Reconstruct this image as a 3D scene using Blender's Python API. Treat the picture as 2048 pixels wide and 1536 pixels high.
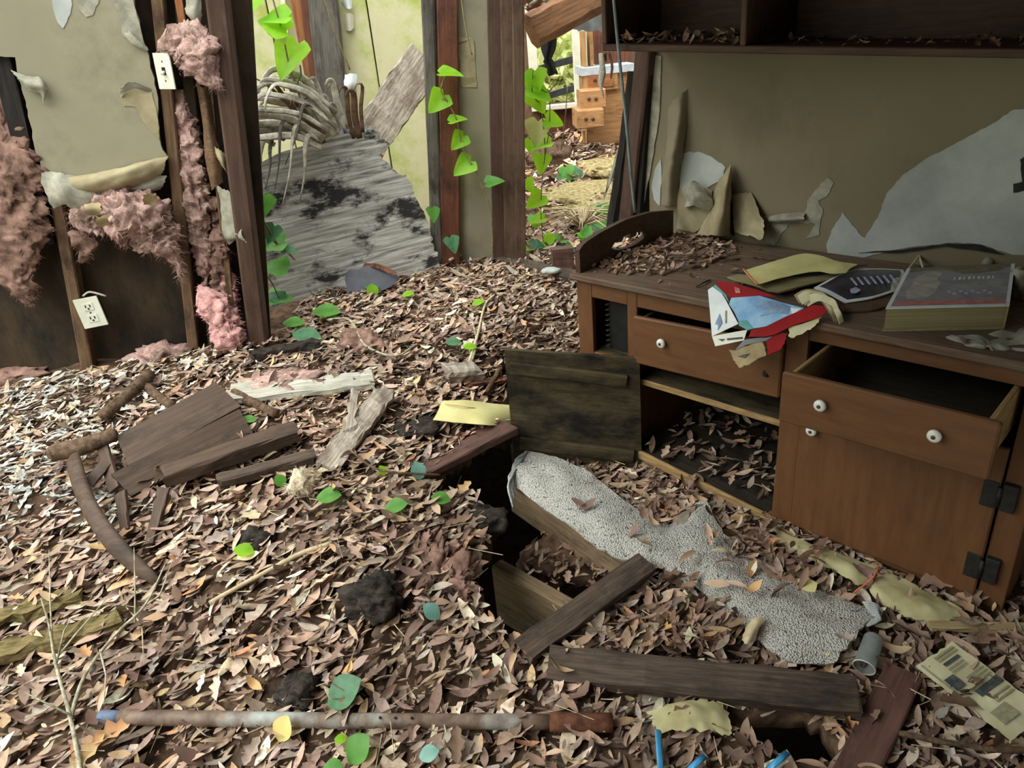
import bpy, bmesh, math, random
import numpy as np
from mathutils import Vector, Matrix, noise

random.seed(7); RNG = np.random.default_rng(11)
S = bpy.context.scene
COL = S.collection
for o in list(bpy.data.objects): bpy.data.objects.remove(o)

# ---------------------------------------------------------------- camera
F, VX, VY, H = 1450.0, 290.0, 3000.0, 1.55
_d = np.array([VX, VY, F]); _d /= np.linalg.norm(_d)
_y = np.array([0, 0, 1.0]) - _d * _d[2]; _y /= np.linalg.norm(_y)
_x = np.cross(_d, _y)
CM = np.array([_x, _y, -_d])                      # camera axes (right, down, forward) -> world
CAM = np.array([0.0, 0.0, H])
cam = bpy.data.cameras.new('camera'); camo = bpy.data.objects.new('camera', cam); COL.objects.link(camo)
cam.sensor_width = 36.0; cam.lens = 36.0 * F / 2048.0; cam.clip_start = 0.02; cam.clip_end = 200
r_, dn_, fw_ = CM[:, 0], CM[:, 1], CM[:, 2]
camo.matrix_world = Matrix(((r_[0], -dn_[0], -fw_[0], 0), (r_[1], -dn_[1], -fw_[1], 0), (r_[2], -dn_[2], -fw_[2], H), (0, 0, 0, 1)))
S.camera = camo
CRIGHT, CUP, CFWD = Vector(r_), Vector(-dn_), Vector(fw_)

# ---------------------------------------------------------------- light
w = bpy.data.worlds.new('sky'); S.world = w; w.use_nodes = True
nt = w.node_tree; nt.nodes.clear()
wo = nt.nodes.new('ShaderNodeOutputWorld'); bg = nt.nodes.new('ShaderNodeBackground')
tc = nt.nodes.new('ShaderNodeTexCoord'); sp = nt.nodes.new('ShaderNodeSeparateXYZ'); rp = nt.nodes.new('ShaderNodeValToRGB')
nt.links.new(tc.outputs['Generated'], sp.inputs[0]); nt.links.new(sp.outputs['Z'], rp.inputs[0])
e = rp.color_ramp.elements
e[0].position = 0.0; e[0].color = (0.50, 0.53, 0.42, 1)
e[1].position = 0.55; e[1].color = (0.95, 1.0, 0.97, 1)
nt.links.new(rp.outputs[0], bg.inputs[0]); bg.inputs[1].default_value = 0.9; nt.links.new(bg.outputs[0], wo.inputs[0])
sun = bpy.data.lights.new('sun', 'SUN'); sun.energy = 2.5; sun.angle = 1.2; sun.color = (0.97, 1.0, 0.92)
suno = bpy.data.objects.new('sun', sun); COL.objects.link(suno)
suno.rotation_euler = Vector((0.42, 0.30, -0.88)).to_track_quat('-Z', 'Y').to_euler()
S.view_settings.view_transform = 'Standard'; S.view_settings.look = 'None'
S.view_settings.exposure = 1.1; S.view_settings.gamma = 1.0; S.view_settings.use_curve_mapping = False

# ---------------------------------------------------------------- geometry helpers
def V(a): return Vector((float(a[0]), float(a[1]), float(a[2])))
def ray(px, py): return CM @ np.array([px - 1024.0, py - 768.0, F])
def PX(px, py, Y): v = ray(px, py); return V(CAM + v * Y / v[1])
def PZ(px, py, z): v = ray(px, py); return V(CAM + v * (z - H) / v[2])
def PP(px, py, p, n):
    v = ray(px, py); n = np.array(n); return V(CAM + v * (np.dot(np.array(p) - CAM, n) / np.dot(v, n)))
# desk frame: u along its front, v into the wall
DYAW = -0.824; D0 = Vector((0.273, 2.570, 0)); DT = Vector((math.cos(DYAW), math.sin(DYAW), 0)); DB = Vector((-DT.y, DT.x, 0))
def DK(u, v, z): return D0 + DT * u + DB * v + Vector((0, 0, z))
def DP(px, py, v): return PP(px, py, D0 + DB * v, DB)

def setp(o, label=None, cat=None, group=None, kind=None):
    if label: o['label'] = label
    if cat: o['category'] = cat
    if group: o['group'] = group
    if kind: o['kind'] = kind
    return o
def thing(name, loc, label, cat, group=None):
    o = bpy.data.objects.new(name, None); o.empty_display_size = 0.05; o.location = loc
    COL.objects.link(o); return setp(o, label, cat, group)
def par(o, p):
    if p is not None:
        o.parent = p
        m = Matrix.Translation(p.location) if p.type == 'EMPTY' and p.parent is None else p.matrix_basis
        o.matrix_parent_inverse = m.inverted()
    return o
def mk(name, verts, faces, mat, parent=None, smooth=False, mtx=None, mids=None):
    """one mesh object; world verts are re-based on their own centre bottom unless a matrix is given"""
    me = bpy.data.meshes.new(name)
    vs = [Vector(v) for v in verts]
    if mtx is None:
        c = Vector((sum(v.x for v in vs) / len(vs), sum(v.y for v in vs) / len(vs), min(v.z for v in vs)))
        vs = [v - c for v in vs]; mtx = Matrix.Translation(c)
    me.from_pydata([tuple(v) for v in vs], [], faces); me.update()
    mats = mat if isinstance(mat, (list, tuple)) else [mat]
    for m in mats: me.materials.append(m)
    if mids: me.polygons.foreach_set('material_index', mids)
    if smooth: me.polygons.foreach_set('use_smooth', [True] * len(me.polygons))
    o = bpy.data.objects.new(name, me); COL.objects.link(o); o.matrix_basis = mtx
    par(o, parent); return o
def solid(o, th, off=0):
    m = o.modifiers.new('thickness', 'SOLIDIFY'); m.thickness = th; m.offset = off; return o
def subs(o, n=1):
    m = o.modifiers.new('smooth', 'SUBSURF'); m.levels = n; m.render_levels = n; return o
def beam(name, p0, p1, wid, th, nrm, mat, parent=None, wob=0.0015, seg=6, jag=0.0, taper=1.0, ch=0.12):
    """board from p0 to p1: chamfered section, grain along local X, slightly uneven, ends may be broken"""
    p0, p1 = Vector(p0), Vector(p1); X = (p1 - p0); L = X.length; X.normalize()
    N = Vector(nrm); N = (N - X * N.dot(X)).normalized(); Y = N.cross(X)
    c = ch * min(wid, th); a, b = wid / 2, th / 2
    sec = [(-a + c, -b), (a - c, -b), (a, -b + c), (a, b - c), (a - c, b), (-a + c, b), (-a, b - c), (-a, -b + c)]
    vs, fs = [], []; rr = random.Random(sum(map(ord, name)) + int(L * 1e4))
    for i in range(seg + 1):
        t = i / seg; k = 1 + (taper - 1) * t
        for (y, z) in sec:
            jx = rr.uniform(-jag, jag) if i in (0, seg) else 0
            vs.append(((t - .5) * L + jx, y * k + rr.uniform(-wob, wob), z * k + rr.uniform(-wob, wob)))
    for i in range(seg):
        for j in range(8):
            k = (j + 1) % 8; fs.append((i * 8 + j, i * 8 + k, (i + 1) * 8 + k, (i + 1) * 8 + j))
    fs.append(tuple(range(7, -1, -1))); fs.append(tuple(seg * 8 + j for j in range(8)))
    fs = [tuple(reversed(f)) for f in fs]
    m = Matrix(((X.x, Y.x, N.x, 0), (X.y, Y.y, N.y, 0), (X.z, Y.z, N.z, 0), (0, 0, 0, 1)))
    m.translation = (p0 + p1) / 2
    vs = [Vector(v) for v in vs]
    o = mk(name, vs, fs, mat, parent, mtx=m); fixn(o); return o
def fixn(o):
    bm = bmesh.new(); bm.from_mesh(o.data); bmesh.ops.recalc_face_normals(bm, faces=bm.faces); bm.to_mesh(o.data); bm.free()
def dbox(name, u0, u1, v0, v1, z0, z1, mat, parent=None, bev=0.003, axis='u', dz=0.0):
    """box in the desk frame; dz = drop of the far-u end"""
    du, dv, dz_ = u1 - u0, v1 - v0, z1 - z0
    bm = bmesh.new(); bmesh.ops.create_cube(bm, size=1)
    for v in bm.verts:
        x = v.co.x; v.co = Vector((v.co.x * du, v.co.y * dv, v.co.z * dz_ + (x * dz)))
    if bev: bmesh.ops.bevel(bm, geom=bm.edges[:], offset=min(bev, du * .3, dv * .3, dz_ * .3), segments=1, affect='EDGES')
    if axis == 'z':                      # grain runs upwards: local X is world Z
        R = Matrix(((0, 0, 1), (0, 1, 0), (-1, 0, 0)))
        for v in bm.verts: v.co = R @ v.co
    if axis == 'v':
        R = Matrix(((0, 1, 0), (-1, 0, 0), (0, 0, 1)))
        for v in bm.verts: v.co = R @ v.co
    me = bpy.data.meshes.new(name); bm.to_mesh(me); bm.free(); me.materials.append(mat)
    o = bpy.data.objects.new(name, me); COL.objects.link(o)
    B = Matrix(((DT.x, DB.x, 0), (DT.y, DB.y, 0), (0, 0, 1)))
    if axis == 'z': B = B @ Matrix(((0, 0, 1), (0, 1, 0), (-1, 0, 0))).inverted()
    if axis == 'v': B = B @ Matrix(((0, 1, 0), (-1, 0, 0), (0, 0, 1))).inverted()
    M4 = B.to_4x4(); M4.translation = DK((u0 + u1) / 2, (v0 + v1) / 2, (z0 + z1) / 2); o.matrix_basis = M4
    return par(o, parent)
def tube(name, pts, rad, mat, parent=None, seg=8, flat=1.0, wob=0.0, nrm=None, smooth=True, caps=True):
    pts = [Vector(p) for p in pts]; n = len(pts)
    rad = rad if isinstance(rad, (list, tuple)) else [rad] * n
    vs, fs = [], []; up = Vector(nrm) if nrm else Vector((0.31, 0.2, 0.93))
    rr = random.Random(n * 31 + int(pts[0].x * 1e4) % 997)
    for i, p in enumerate(pts):
        T = (pts[min(i + 1, n - 1)] - pts[max(i - 1, 0)]).normalized()
        A = T.cross(up);
        if A.length < 1e-3: A = T.orthogonal()
        A.normalize(); B = A.cross(T).normalized()
        for j in range(seg):
            a = 2 * math.pi * j / seg; k = rad[i] * (1 + rr.uniform(-wob, wob))
            vs.append(p + A * math.cos(a) * k + B * math.sin(a) * k * flat)
    for i in range(n - 1):
        for j in range(seg):
            k = (j + 1) % seg; fs.append((i * seg + j, i * seg + k, (i + 1) * seg + k, (i + 1) * seg + j))
    if caps: fs.append(tuple(range(seg - 1, -1, -1))); fs.append(tuple((n - 1) * seg + j for j in range(seg)))
    o = mk(name, vs, fs, mat, parent, smooth=smooth); fixn(o); return o
def curve_pts(ctrl, n=12):
    """Catmull-Rom through 3D control points"""
    c = [Vector(p) for p in ctrl]; c = [c[0] * 2 - c[1]] + c + [c[-1] * 2 - c[-2]]; out = []
    m = len(c) - 3
    for i in range(n + 1):
        t = i / n * m; k = min(int(t), m - 1); t -= k; a, b, d, e_ = c[k:k + 4]
        out.append(0.5 * ((2 * b) + (d - a) * t + (2 * a - 5 * b + 4 * d - e_) * t * t + (3 * b - a - 3 * d + e_) * t ** 3))
    return out
def jag(poly, n=5, amp=3.0, seed=1, closed=True):
    """roughen a pixel outline so that torn edges look torn"""
    rr = random.Random(seed); out = []; k = len(poly)
    for i in range(k if closed else k - 1):
        a, b = poly[i], poly[(i + 1) % k]
        L = math.hypot(b[0] - a[0], b[1] - a[1]); m = max(1, min(n, int(L / 8)))
        for j in range(m):
            t = j / m; q = amp if j else amp * .3
            out.append((a[0] + (b[0] - a[0]) * t + rr.uniform(-q, q), a[1] + (b[1] - a[1]) * t + rr.uniform(-q, q)))
    return out
def slab(name, pts, th, nrm, mat, parent=None, local=None):
    """polygon with thickness th along -nrm; local=(X dir) makes local X the grain"""
    N = Vector(nrm).normalized(); pts = [Vector(p) for p in pts]
    X = Vector(local) if local else (pts[1] - pts[0]); X = (X - N * X.dot(N)).normalized(); Y = N.cross(X)
    m = Matrix(((X.x, Y.x, N.x, 0), (X.y, Y.y, N.y, 0), (X.z, Y.z, N.z, 0), (0, 0, 0, 1)))
    c = sum(pts, Vector()) / len(pts); m.translation = c; mi = m.inverted()
    bm = bmesh.new(); vs = [bm.verts.new(mi @ p) for p in pts]
    f = bm.faces.new(vs); ext = bmesh.ops.extrude_face_region(bm, geom=[f])
    for g in ext['geom']:
        if isinstance(g, bmesh.types.BMVert): g.co.z -= th
    bmesh.ops.triangulate(bm, faces=[q for q in bm.faces if len(q.verts) > 4])
    bmesh.ops.recalc_face_normals(bm, faces=bm.faces)
    me = bpy.data.meshes.new(name); bm.to_mesh(me); bm.free(); me.materials.append(mat)
    o = bpy.data.objects.new(name, me); COL.objects.link(o); o.matrix_basis = m
    return par(o, parent)
def loft(name, rows, mat, parent=None, th=0.0015, sub=1, smooth=True, crump=0.0, csc=30.0, ragged=0.0, seed=1, mids=None):
    """sheet through rows of 3D points (all rows the same length), refined, crumpled and with ragged edges"""
    if sub:
        k = 3 if sub == 1 else 5
        rows = [curve_pts(r, (len(r) - 1) * k) for r in rows]
        cols = [curve_pts(list(c), (len(rows) - 1) * k) for c in zip(*rows)]
        rows = [list(r) for r in zip(*cols)]
    n = len(rows[0]); m = len(rows); rr = random.Random(seed)
    nrm = (rows[0][-1] - rows[0][0]).cross(rows[-1][0] - rows[0][0]).normalized()
    vs = []
    for i, r in enumerate(rows):
        for j, p in enumerate(r):
            p = Vector(p)
            if crump: p = p + nrm * crump * (1.1 - 2.6 * abs(noise.noise(p * csc * .45 + Vector((seed, 0, 0)))) + .7 * abs(noise.noise(p * csc * 1.1)) + .3 * noise.noise(p * csc * 2.3))
            if ragged and (i in (0, m - 1) or j in (0, n - 1)):
                c = rows[m // 2][n // 2]; p = p + (c - p).normalized() * rr.uniform(-ragged * .6, ragged)
            vs.append(p)
    fs = [(i * n + j, i * n + j + 1, (i + 1) * n + j + 1, (i + 1) * n + j) for i in range(m - 1) for j in range(n - 1)]
    o = mk(name, vs, fs, mat, parent, smooth=smooth, mids=mids)
    me = o.data; se = me.attributes.new('sharp_edge', 'BOOLEAN', 'EDGE')
    bd = lambda a: a < n or a >= (m - 1) * n or a % n in (0, n - 1)
    se.data.foreach_set('value', [bd(e.vertices[0]) and bd(e.vertices[1]) and (abs(e.vertices[0] - e.vertices[1]) in (1, n)) for e in me.edges])
    solid(o, th); return o
def fluff(name, path, mat, parent=None, seg=None, rings=None, amp=0.35, fuzz=250, flen=0.03, sc=22.0, seed=3):
    """ragged fibrous mass: path of (point, radius across, radius deep) with torn lumps and loose strands"""
    P = [Vector(p[0]) for p in path]; Lp = sum((P[i + 1] - P[i]).length for i in range(len(P) - 1))
    n = rings or int(min(110, max(24, Lp / .007))); seg = seg or int(min(60, max(24, max(q[1] for q in path) * 6.3 / .008)))
    C = curve_pts(P, n); ra = np.interp(np.linspace(0, 1, n + 1), np.linspace(0, 1, len(P)), [p[1] for p in path])
    rb = np.interp(np.linspace(0, 1, n + 1), np.linspace(0, 1, len(P)), [p[2] for p in path])
    vs, fs = [], []; rr = random.Random(seed); surf = []; o3 = Vector((seed * 3.1, seed * 1.3, seed * .7))
    vw = CFWD
    for i, p in enumerate(C):
        T = (C[min(i + 1, n)] - C[max(i - 1, 0)]).normalized(); A = T.cross(vw)
        if A.length < 0.15: A = CRIGHT.copy()
        A.normalize(); B = A.cross(T).normalized(); e_ = math.sin(math.pi * min(max(i / n, .015), .985)) ** .35
        for j in range(seg):
            a = 2 * math.pi * j / seg
            q = p + A * math.cos(a) * ra[i] * e_ + B * math.sin(a) * rb[i] * e_
            s3 = q + o3
            k = noise.noise(s3 * sc * .5) * .55 + (.5 - abs(noise.noise(s3 * sc * 1.3))) * .55 + noise.noise(s3 * sc * 3.0) * .35 + noise.noise(s3 * sc * 7.0) * .2
            w3 = Vector((noise.noise(s3 * sc + Vector((5, 0, 0))), noise.noise(s3 * sc + Vector((0, 7, 0))), noise.noise(s3 * sc + Vector((0, 0, 9)))))
            q = q + (q - p) * (k - .15) * amp * 1.7 + w3 * min(ra[i], .05) * amp * .7
            vs.append(q); surf.append((q, (q - p).normalized()))
    for i in range(n):
        for j in range(seg):
            k = (j + 1) % seg; fs.append((i * seg + j, i * seg + k, (i + 1) * seg + k, (i + 1) * seg + j))
    fs.append(tuple(range(seg - 1, -1, -1))); fs.append(tuple(n * seg + j for j in range(seg)))
    for _ in range(int(fuzz * 1.3)):                        # loose fibres
        q, d = rr.choice(surf); dd = (d * .7 + Vector((rr.uniform(-1, 1), rr.uniform(-1, 1), rr.uniform(-1.4, .6)))).normalized()
        s_ = dd.orthogonal().normalized() * rr.uniform(.0003, .0010); L = flen * rr.uniform(.2, .8)
        m1 = q + dd * L * .5 + Vector((rr.uniform(-.3, .3) * L, 0, -L * .1)); m2 = q + dd * L * .8 + Vector((rr.uniform(-.5, .5) * L, rr.uniform(-.4, .4) * L, -L * .4)); b = len(vs)
        vs += [q - s_, q + s_, m1 + s_ * .8, m1 - s_ * .8, m2]; fs += [(b, b + 1, b + 2, b + 3), (b + 3, b + 2, b + 4)]
    return mk(name, vs, fs, mat, parent, smooth=True)
def lump(name, c, rx, ry, rz, mat, parent=None, amp=.35, sc=18.0, sub=4, seed=0):
    bm = bmesh.new(); bmesh.ops.create_icosphere(bm, subdivisions=sub, radius=1)
    o3 = Vector((seed * 1.7, seed * .9, seed * 2.3))
    for v in bm.verts:
        q = Vector((v.co.x * rx, v.co.y * ry, v.co.z * rz))
        k = noise.noise(q * sc + o3) * .7 + noise.noise(q * sc * 2.5 + o3) * .45 + noise.noise(q * sc * 6 + o3) * .25
        v.co = q * (1 + amp * k)
    me = bpy.data.meshes.new(name); bm.to_mesh(me); bm.free(); me.materials.append(mat)
    me.polygons.foreach_set('use_smooth', [True] * len(me.polygons))
    o = bpy.data.objects.new(name, me); COL.objects.link(o); o.matrix_basis = Matrix.Translation(c); return par(o, parent)

# ---------------------------------------------------------------- materials
def srgb(r, g, b):
    f = lambda c: (c / 255 / 12.92) if c / 255 <= 0.04045 else ((c / 255 + 0.055) / 1.055) ** 2.4
    return (f(r), f(g), f(b), 1)
class NT:
    def __init__(s, name):
        s.m = bpy.data.materials.new(name); s.m.use_nodes = True; s.t = s.m.node_tree; s.t.nodes.clear()
        s.out = s.n('ShaderNodeOutputMaterial'); s.b = s.n('ShaderNodeBsdfPrincipled'); s.l(s.b.outputs[0], s.out.inputs[0])
        s.tc = s.n('ShaderNodeTexCoord')
    def n(s, k): return s.t.nodes.new(k)
    def l(s, a, b): s.t.links.new(a, b)
    def noise(s, scale=5, detail=5, stretch=(1, 1, 1), rough=.6, coord='Object', dist=0.0):
        mp = s.n('ShaderNodeMapping'); mp.inputs['Scale'].default_value = stretch; s.l(s.tc.outputs[coord], mp.inputs[0])
        x = s.n('ShaderNodeTexNoise'); x.inputs['Scale'].default_value = scale; x.inputs['Detail'].default_value = detail
        x.inputs['Roughness'].default_value = rough; x.inputs['Distortion'].default_value = dist; s.l(mp.outputs[0], x.inputs['Vector']); return x.outputs['Fac']
    def ramp(s, fac, stops):
        r = s.n('ShaderNodeValToRGB'); s.l(fac, r.inputs[0]); e = r.color_ramp.elements
        while len(e) < len(stops): e.new(.5)
        for q, (p, c) in zip(e, stops): q.position = p; q.color = c
        return r.outputs[0]
    def mix(s, fac, a, b, mode='MIX'):
        x = s.n('ShaderNodeMix'); x.data_type = 'RGBA'; x.blend_type = mode
        if isinstance(fac, (int, float)): x.inputs[0].default_value = fac
        else: s.l(fac, x.inputs[0])
        for v, i in ((a, 6), (b, 7)):
            if isinstance(v, tuple): x.inputs[i].default_value = v
            else: s.l(v, x.inputs[i])
        return x.outputs[2]
    def bump(s, fac, strength=.3, dist=.004):
        b = s.n('ShaderNodeBump'); b.inputs['Strength'].default_value = strength; b.inputs['Distance'].default_value = dist
        s.l(fac, b.inputs['Height']); s.l(b.outputs[0], s.b.inputs['Normal'])
    def col(s, c):
        if isinstance(c, tuple): s.b.inputs['Base Color'].default_value = c
        else: s.l(c, s.b.inputs['Base Color'])
    def rough(s, r, spec=.3): s.b.inputs['Roughness'].default_value = r; s.b.inputs['Specular IOR Level'].default_value = spec
    def mask(s, fac, lo, hi): return s.ramp(fac, [(lo, (0, 0, 0, 1)), (hi, (1, 1, 1, 1))])
BLK, WHT = (0, 0, 0, 1), (1, 1, 1, 1)
def wood(name, dark, light, stain=None, grain=9, st=.45, rough=.65, spec=.25, bump=.35, stretch=14, slo=.5, shi=.7, sscale=5):
    m = NT(name); g = m.noise(grain, 6, (1, stretch, stretch), .65, dist=.4)
    c = m.ramp(g, [(.3, dark), (.68, light)])
    if stain: c = m.mix(m.mask(m.noise(sscale, 6, (1, 2, 2), .7), slo, shi), c, stain)
    m.col(c); m.rough(rough, spec); m.bump(g, bump, .003); return m.m
def plain(name, a, b, scale=12, rough=.7, spec=.3, bump=.0, stretch=(1, 1, 1), bd=.002, detail=6, lo=.35, hi=.65):
    m = NT(name); f = m.noise(scale, detail, stretch, .65); m.col(m.ramp(f, [(lo, a), (hi, b)])); m.rough(rough, spec)
    if bump: m.bump(f, bump, bd)
    return m.m
M = {}
M['desk'] = wood('stained_pine', srgb(94, 62, 39), srgb(116, 79, 51), srgb(86, 58, 38), grain=4, rough=.5, spec=.3, bump=.06, stretch=9, slo=.5, shi=.85)
M['desk_top'] = wood('dusty_desk_top', srgb(78, 58, 46), srgb(122, 100, 84), srgb(96, 86, 74), grain=7, rough=.75, bump=.3)
M['desk_in'] = wood('mouldy_shaded_plywood', srgb(58, 50, 36), srgb(94, 82, 58), srgb(30, 26, 22), grain=5, rough=.85, slo=.42, shi=.6, sscale=3.2, bump=.15)  # own black stains, ground tone also lowered to stand in for interior shade
M['desk_dark'] = wood('shade_black_plywood', srgb(30, 26, 22), srgb(54, 47, 37), srgb(20, 18, 16), grain=4, rough=.9, bump=.1)  # near-black tone stands in for shade inside drawer and cabinet
M['desk_edge'] = wood('bare_pine', srgb(120, 92, 58), srgb(176, 146, 100), srgb(104, 84, 60), grain=7, rough=.75)
M['shelf'] = wood('dark_shelf_wood', srgb(62, 44, 34), srgb(88, 65, 51), srgb(56, 42, 34), grain=6, rough=.6, bump=.15)
M['knob'] = plain('white_ceramic', srgb(214, 212, 204), srgb(238, 236, 230), 30, .25, .5)
M['iron'] = plain('black_iron', srgb(20, 20, 19), srgb(44, 42, 38), 60, .6, .4, .4)
M['screw'] = plain('dull_screw', srgb(50, 46, 40), srgb(96, 88, 76), 80, .5, .5)
M['drywall'] = (lambda: (lambda m: (m.col(m.mix(m.mask(m.noise(2.2, 7, rough=.7), .52, .8), m.ramp(m.noise(1.3, 5), [(.3, srgb(138, 131, 112)), (.7, srgb(160, 152, 130))]), srgb(112, 104, 86))), m.rough(.85, .15), m.bump(m.noise(60, 4), .12, .002), m.m)[-1])(NT('beige_painted_drywall')))()
M['wallr'] = (lambda: (lambda m: (m.col(m.mix(m.mask(m.noise(1.7, 7, rough=.7), .5, .85), m.ramp(m.noise(1.1, 5), [(.3, srgb(122, 113, 93)), (.7, srgb(142, 131, 108))]), srgb(97, 89, 71))), m.rough(.85, .15), m.bump(m.noise(50, 4), .1, .002), m.m)[-1])(NT('tan_painted_drywall')))()
M['gypsum'] = plain('bare_gypsum', srgb(156, 160, 158), srgb(192, 195, 192), 3, .9, .1, .1)
M['paper_grey'] = plain('torn_drywall_paper', srgb(128, 124, 110), srgb(176, 172, 156), 14, .85, .15, .3)
M['paper_tan'] = plain('tan_drywall_paper', srgb(142, 130, 102), srgb(178, 166, 134), 7, .85, .15, .25)
M['pink'] = (lambda: (lambda m: (m.col(m.mix(m.mask(m.noise(9, 7, rough=.7), .46, .66), m.ramp(m.noise(45, 6), [(.3, srgb(158, 120, 114)), (.65, srgb(206, 174, 164))]), srgb(92, 74, 62))), m.rough(.95, .05), m.bump(m.noise(140, 4), .8, .006), m.m)[-1])(NT('pink_fibreglass')))()
M['pink_bright'] = (lambda: (lambda m: (m.col(m.mix(m.mask(m.noise(11, 6), .58, .76), m.ramp(m.noise(45, 6), [(.3, srgb(192, 134, 134)), (.65, srgb(226, 180, 174))]), srgb(126, 100, 86))), m.rough(.95, .05), m.bump(m.noise(140, 4), .8, .006), m.m)[-1])(NT('clean_pink_fibreglass')))()
M['pink_dirty'] = plain('soiled_fibreglass', srgb(80, 62, 52), srgb(160, 126, 114), 16, .95, .05, .8, bd=.006)
M['fluffy'] = plain('pale_plant_down', srgb(176, 156, 128), srgb(226, 212, 188), 40, .95, .05, .5)
M['sheath'] = wood('old_sheathing_board', srgb(54, 43, 32), srgb(76, 61, 46), srgb(34, 30, 26), grain=2.5, rough=.9, stretch=4, bump=.15, sscale=3, slo=.42, shi=.66)
M['stud'] = wood('weathered_stud', srgb(82, 62, 46), srgb(128, 100, 76), srgb(60, 46, 36), grain=7, rough=.8)
M['gap_black'] = wood('gap_black_wood', srgb(24, 22, 22), srgb(50, 44, 40), srgb(30, 26, 24), grain=8, rough=.8)  # black tone for strips that stand in for dark gaps
M['casing'] = wood('brown_casing', srgb(70, 51, 43), srgb(92, 70, 60), srgb(66, 46, 38), grain=5, rough=.6, bump=.15)
M['casing_red'] = wood('red_brown_jamb', srgb(84, 48, 36), srgb(114, 70, 52), srgb(62, 42, 34), grain=5, rough=.65, bump=.15)
M['casing_tan'] = wood('tan_trim', srgb(78, 60, 48), srgb(108, 86, 70), srgb(66, 48, 38), grain=6, rough=.7, bump=.2)
M['orange_wood'] = wood('orange_stud', srgb(120, 72, 40), srgb(168, 112, 72), srgb(84, 58, 40), grain=6, rough=.7)
M['grey_post'] = wood('damp_grey_post', srgb(70, 66, 62), srgb(116, 110, 102), srgb(58, 52, 48), grain=5, rough=.8)
M['beamwood'] = wood('brown_rafter', srgb(112, 76, 52), srgb(170, 124, 90), srgb(92, 62, 42), grain=6, rough=.75)
M['bureau'] = wood('honey_pine', srgb(140, 98, 62), srgb(190, 146, 100), srgb(112, 78, 50), grain=7, rough=.6)
M['ply'] = wood('weathered_plywood', srgb(84, 80, 76), srgb(206, 202, 194), srgb(44, 41, 41), grain=3.5, rough=.85, stretch=16, slo=.5, shi=.58, sscale=2.6, bump=.5)
M['driftwood'] = wood('silver_driftwood', srgb(106, 92, 80), srgb(192, 180, 166), srgb(90, 72, 58), grain=7, rough=.85, stretch=16, bump=.8)
M['bleached'] = wood('bleached_plank', srgb(138, 133, 122), srgb(200, 196, 184), srgb(140, 138, 120), grain=6, rough=.85, stretch=18, bump=.6)
M['plank_dark'] = wood('wet_dark_plank', srgb(54, 44, 38), srgb(98, 82, 70), srgb(44, 36, 32), grain=7, rough=.7, stretch=18, bump=.6)
M['plank_brown'] = wood('brown_board', srgb(62, 48, 40), srgb(92, 74, 62), srgb(50, 40, 34), grain=5, rough=.65, bump=.2)
M['plank_red'] = wood('red_painted_board', srgb(78, 54, 48), srgb(110, 80, 72), srgb(66, 48, 42), grain=4, rough=.6, bump=.2)
M['joist'] = wood('tan_joist', srgb(98, 80, 62), srgb(146, 124, 98), srgb(80, 64, 50), grain=6, rough=.8)
M['tan_stick'] = wood('yellow_batten', srgb(140, 120, 84), srgb(184, 164, 124), srgb(110, 92, 62), grain=7, rough=.8)
M['stalk'] = plain('dry_stalk', srgb(176, 156, 124), srgb(208, 192, 160), 30, .8)
M['bark'] = plain('rough_bark', srgb(66, 52, 42), srgb(118, 96, 78), 40, .9, .1, .9, bd=.006)
M['mossbark'] = plain('mossy_bark', srgb(82, 76, 44), srgb(136, 118, 84), 24, .9, .1, .9, stretch=(1, 4, 4), bd=.005)
M['twig'] = plain('lichen_twig', srgb(120, 108, 90), srgb(186, 184, 160), 50, .9, .1, .5)
M['soil'] = plain('dark_soil', srgb(58, 44, 36), srgb(108, 86, 70), 20, .95, .05, .9, bd=.01)
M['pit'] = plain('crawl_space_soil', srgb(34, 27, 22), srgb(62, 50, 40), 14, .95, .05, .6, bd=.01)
M['char'] = plain('rotted_black_wood', srgb(26, 24, 23), srgb(74, 66, 60), 26, .9, .15, 1.0, bd=.01, stretch=(1, 1, 3))
M['panel'] = (lambda: (lambda m: (m.col(m.mix(m.mask(m.noise(2.4, 7, (1, 1, .35), .7), .46, .66), m.ramp(m.noise(1.2, 5, (2, 2, .4)), [(.3, srgb(196, 188, 148)), (.7, srgb(222, 214, 182))]), srgb(168, 176, 92))), m.rough(.75, .2), m.m)[-1])(NT('algae_stained_panel')))()
def matmat():
    m = NT('woven_rag_mat'); v = m.n('ShaderNodeTexVoronoi'); v.inputs['Scale'].default_value = 210; m.l(m.tc.outputs['Object'], v.inputs['Vector'])
    d = v.outputs['Distance']; c = m.ramp(d, [(.1, srgb(226, 224, 216)), (.8, srgb(158, 154, 148))])
    c = m.mix(m.mask(m.noise(90, 3), .6, .68), c, srgb(96, 90, 86)); c = m.mix(m.mask(m.noise(7, 6), .6, .74), c, srgb(122, 96, 82))
    m.col(c); m.rough(.95, .05); b = m.n('ShaderNodeBump'); b.invert = True; b.inputs['Strength'].default_value = .9; b.inputs['Distance'].default_value = .006
    m.l(d, b.inputs['Height']); m.l(b.outputs[0], m.b.inputs['Normal']); return m.m
M['mat'] = matmat()
M['tassel'] = plain('grey_fringe', srgb(138, 142, 142), srgb(190, 192, 190), 60, .9)
M['paper_y'] = plain('yellowed_paper', srgb(204, 194, 132), srgb(222, 214, 154), 8, .8, .2, .1)
M['paper_bag'] = plain('pale_kraft_paper', srgb(164, 154, 112), srgb(192, 184, 142), 9, .75, .25, .25)
M['newsprint'] = plain('stained_newsprint', srgb(192, 186, 146), srgb(220, 214, 180), 9, .85, .1, .1)
M['ink'] = plain('faded_black_ink', srgb(58, 62, 66), srgb(98, 102, 100), 60, .8)
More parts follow.
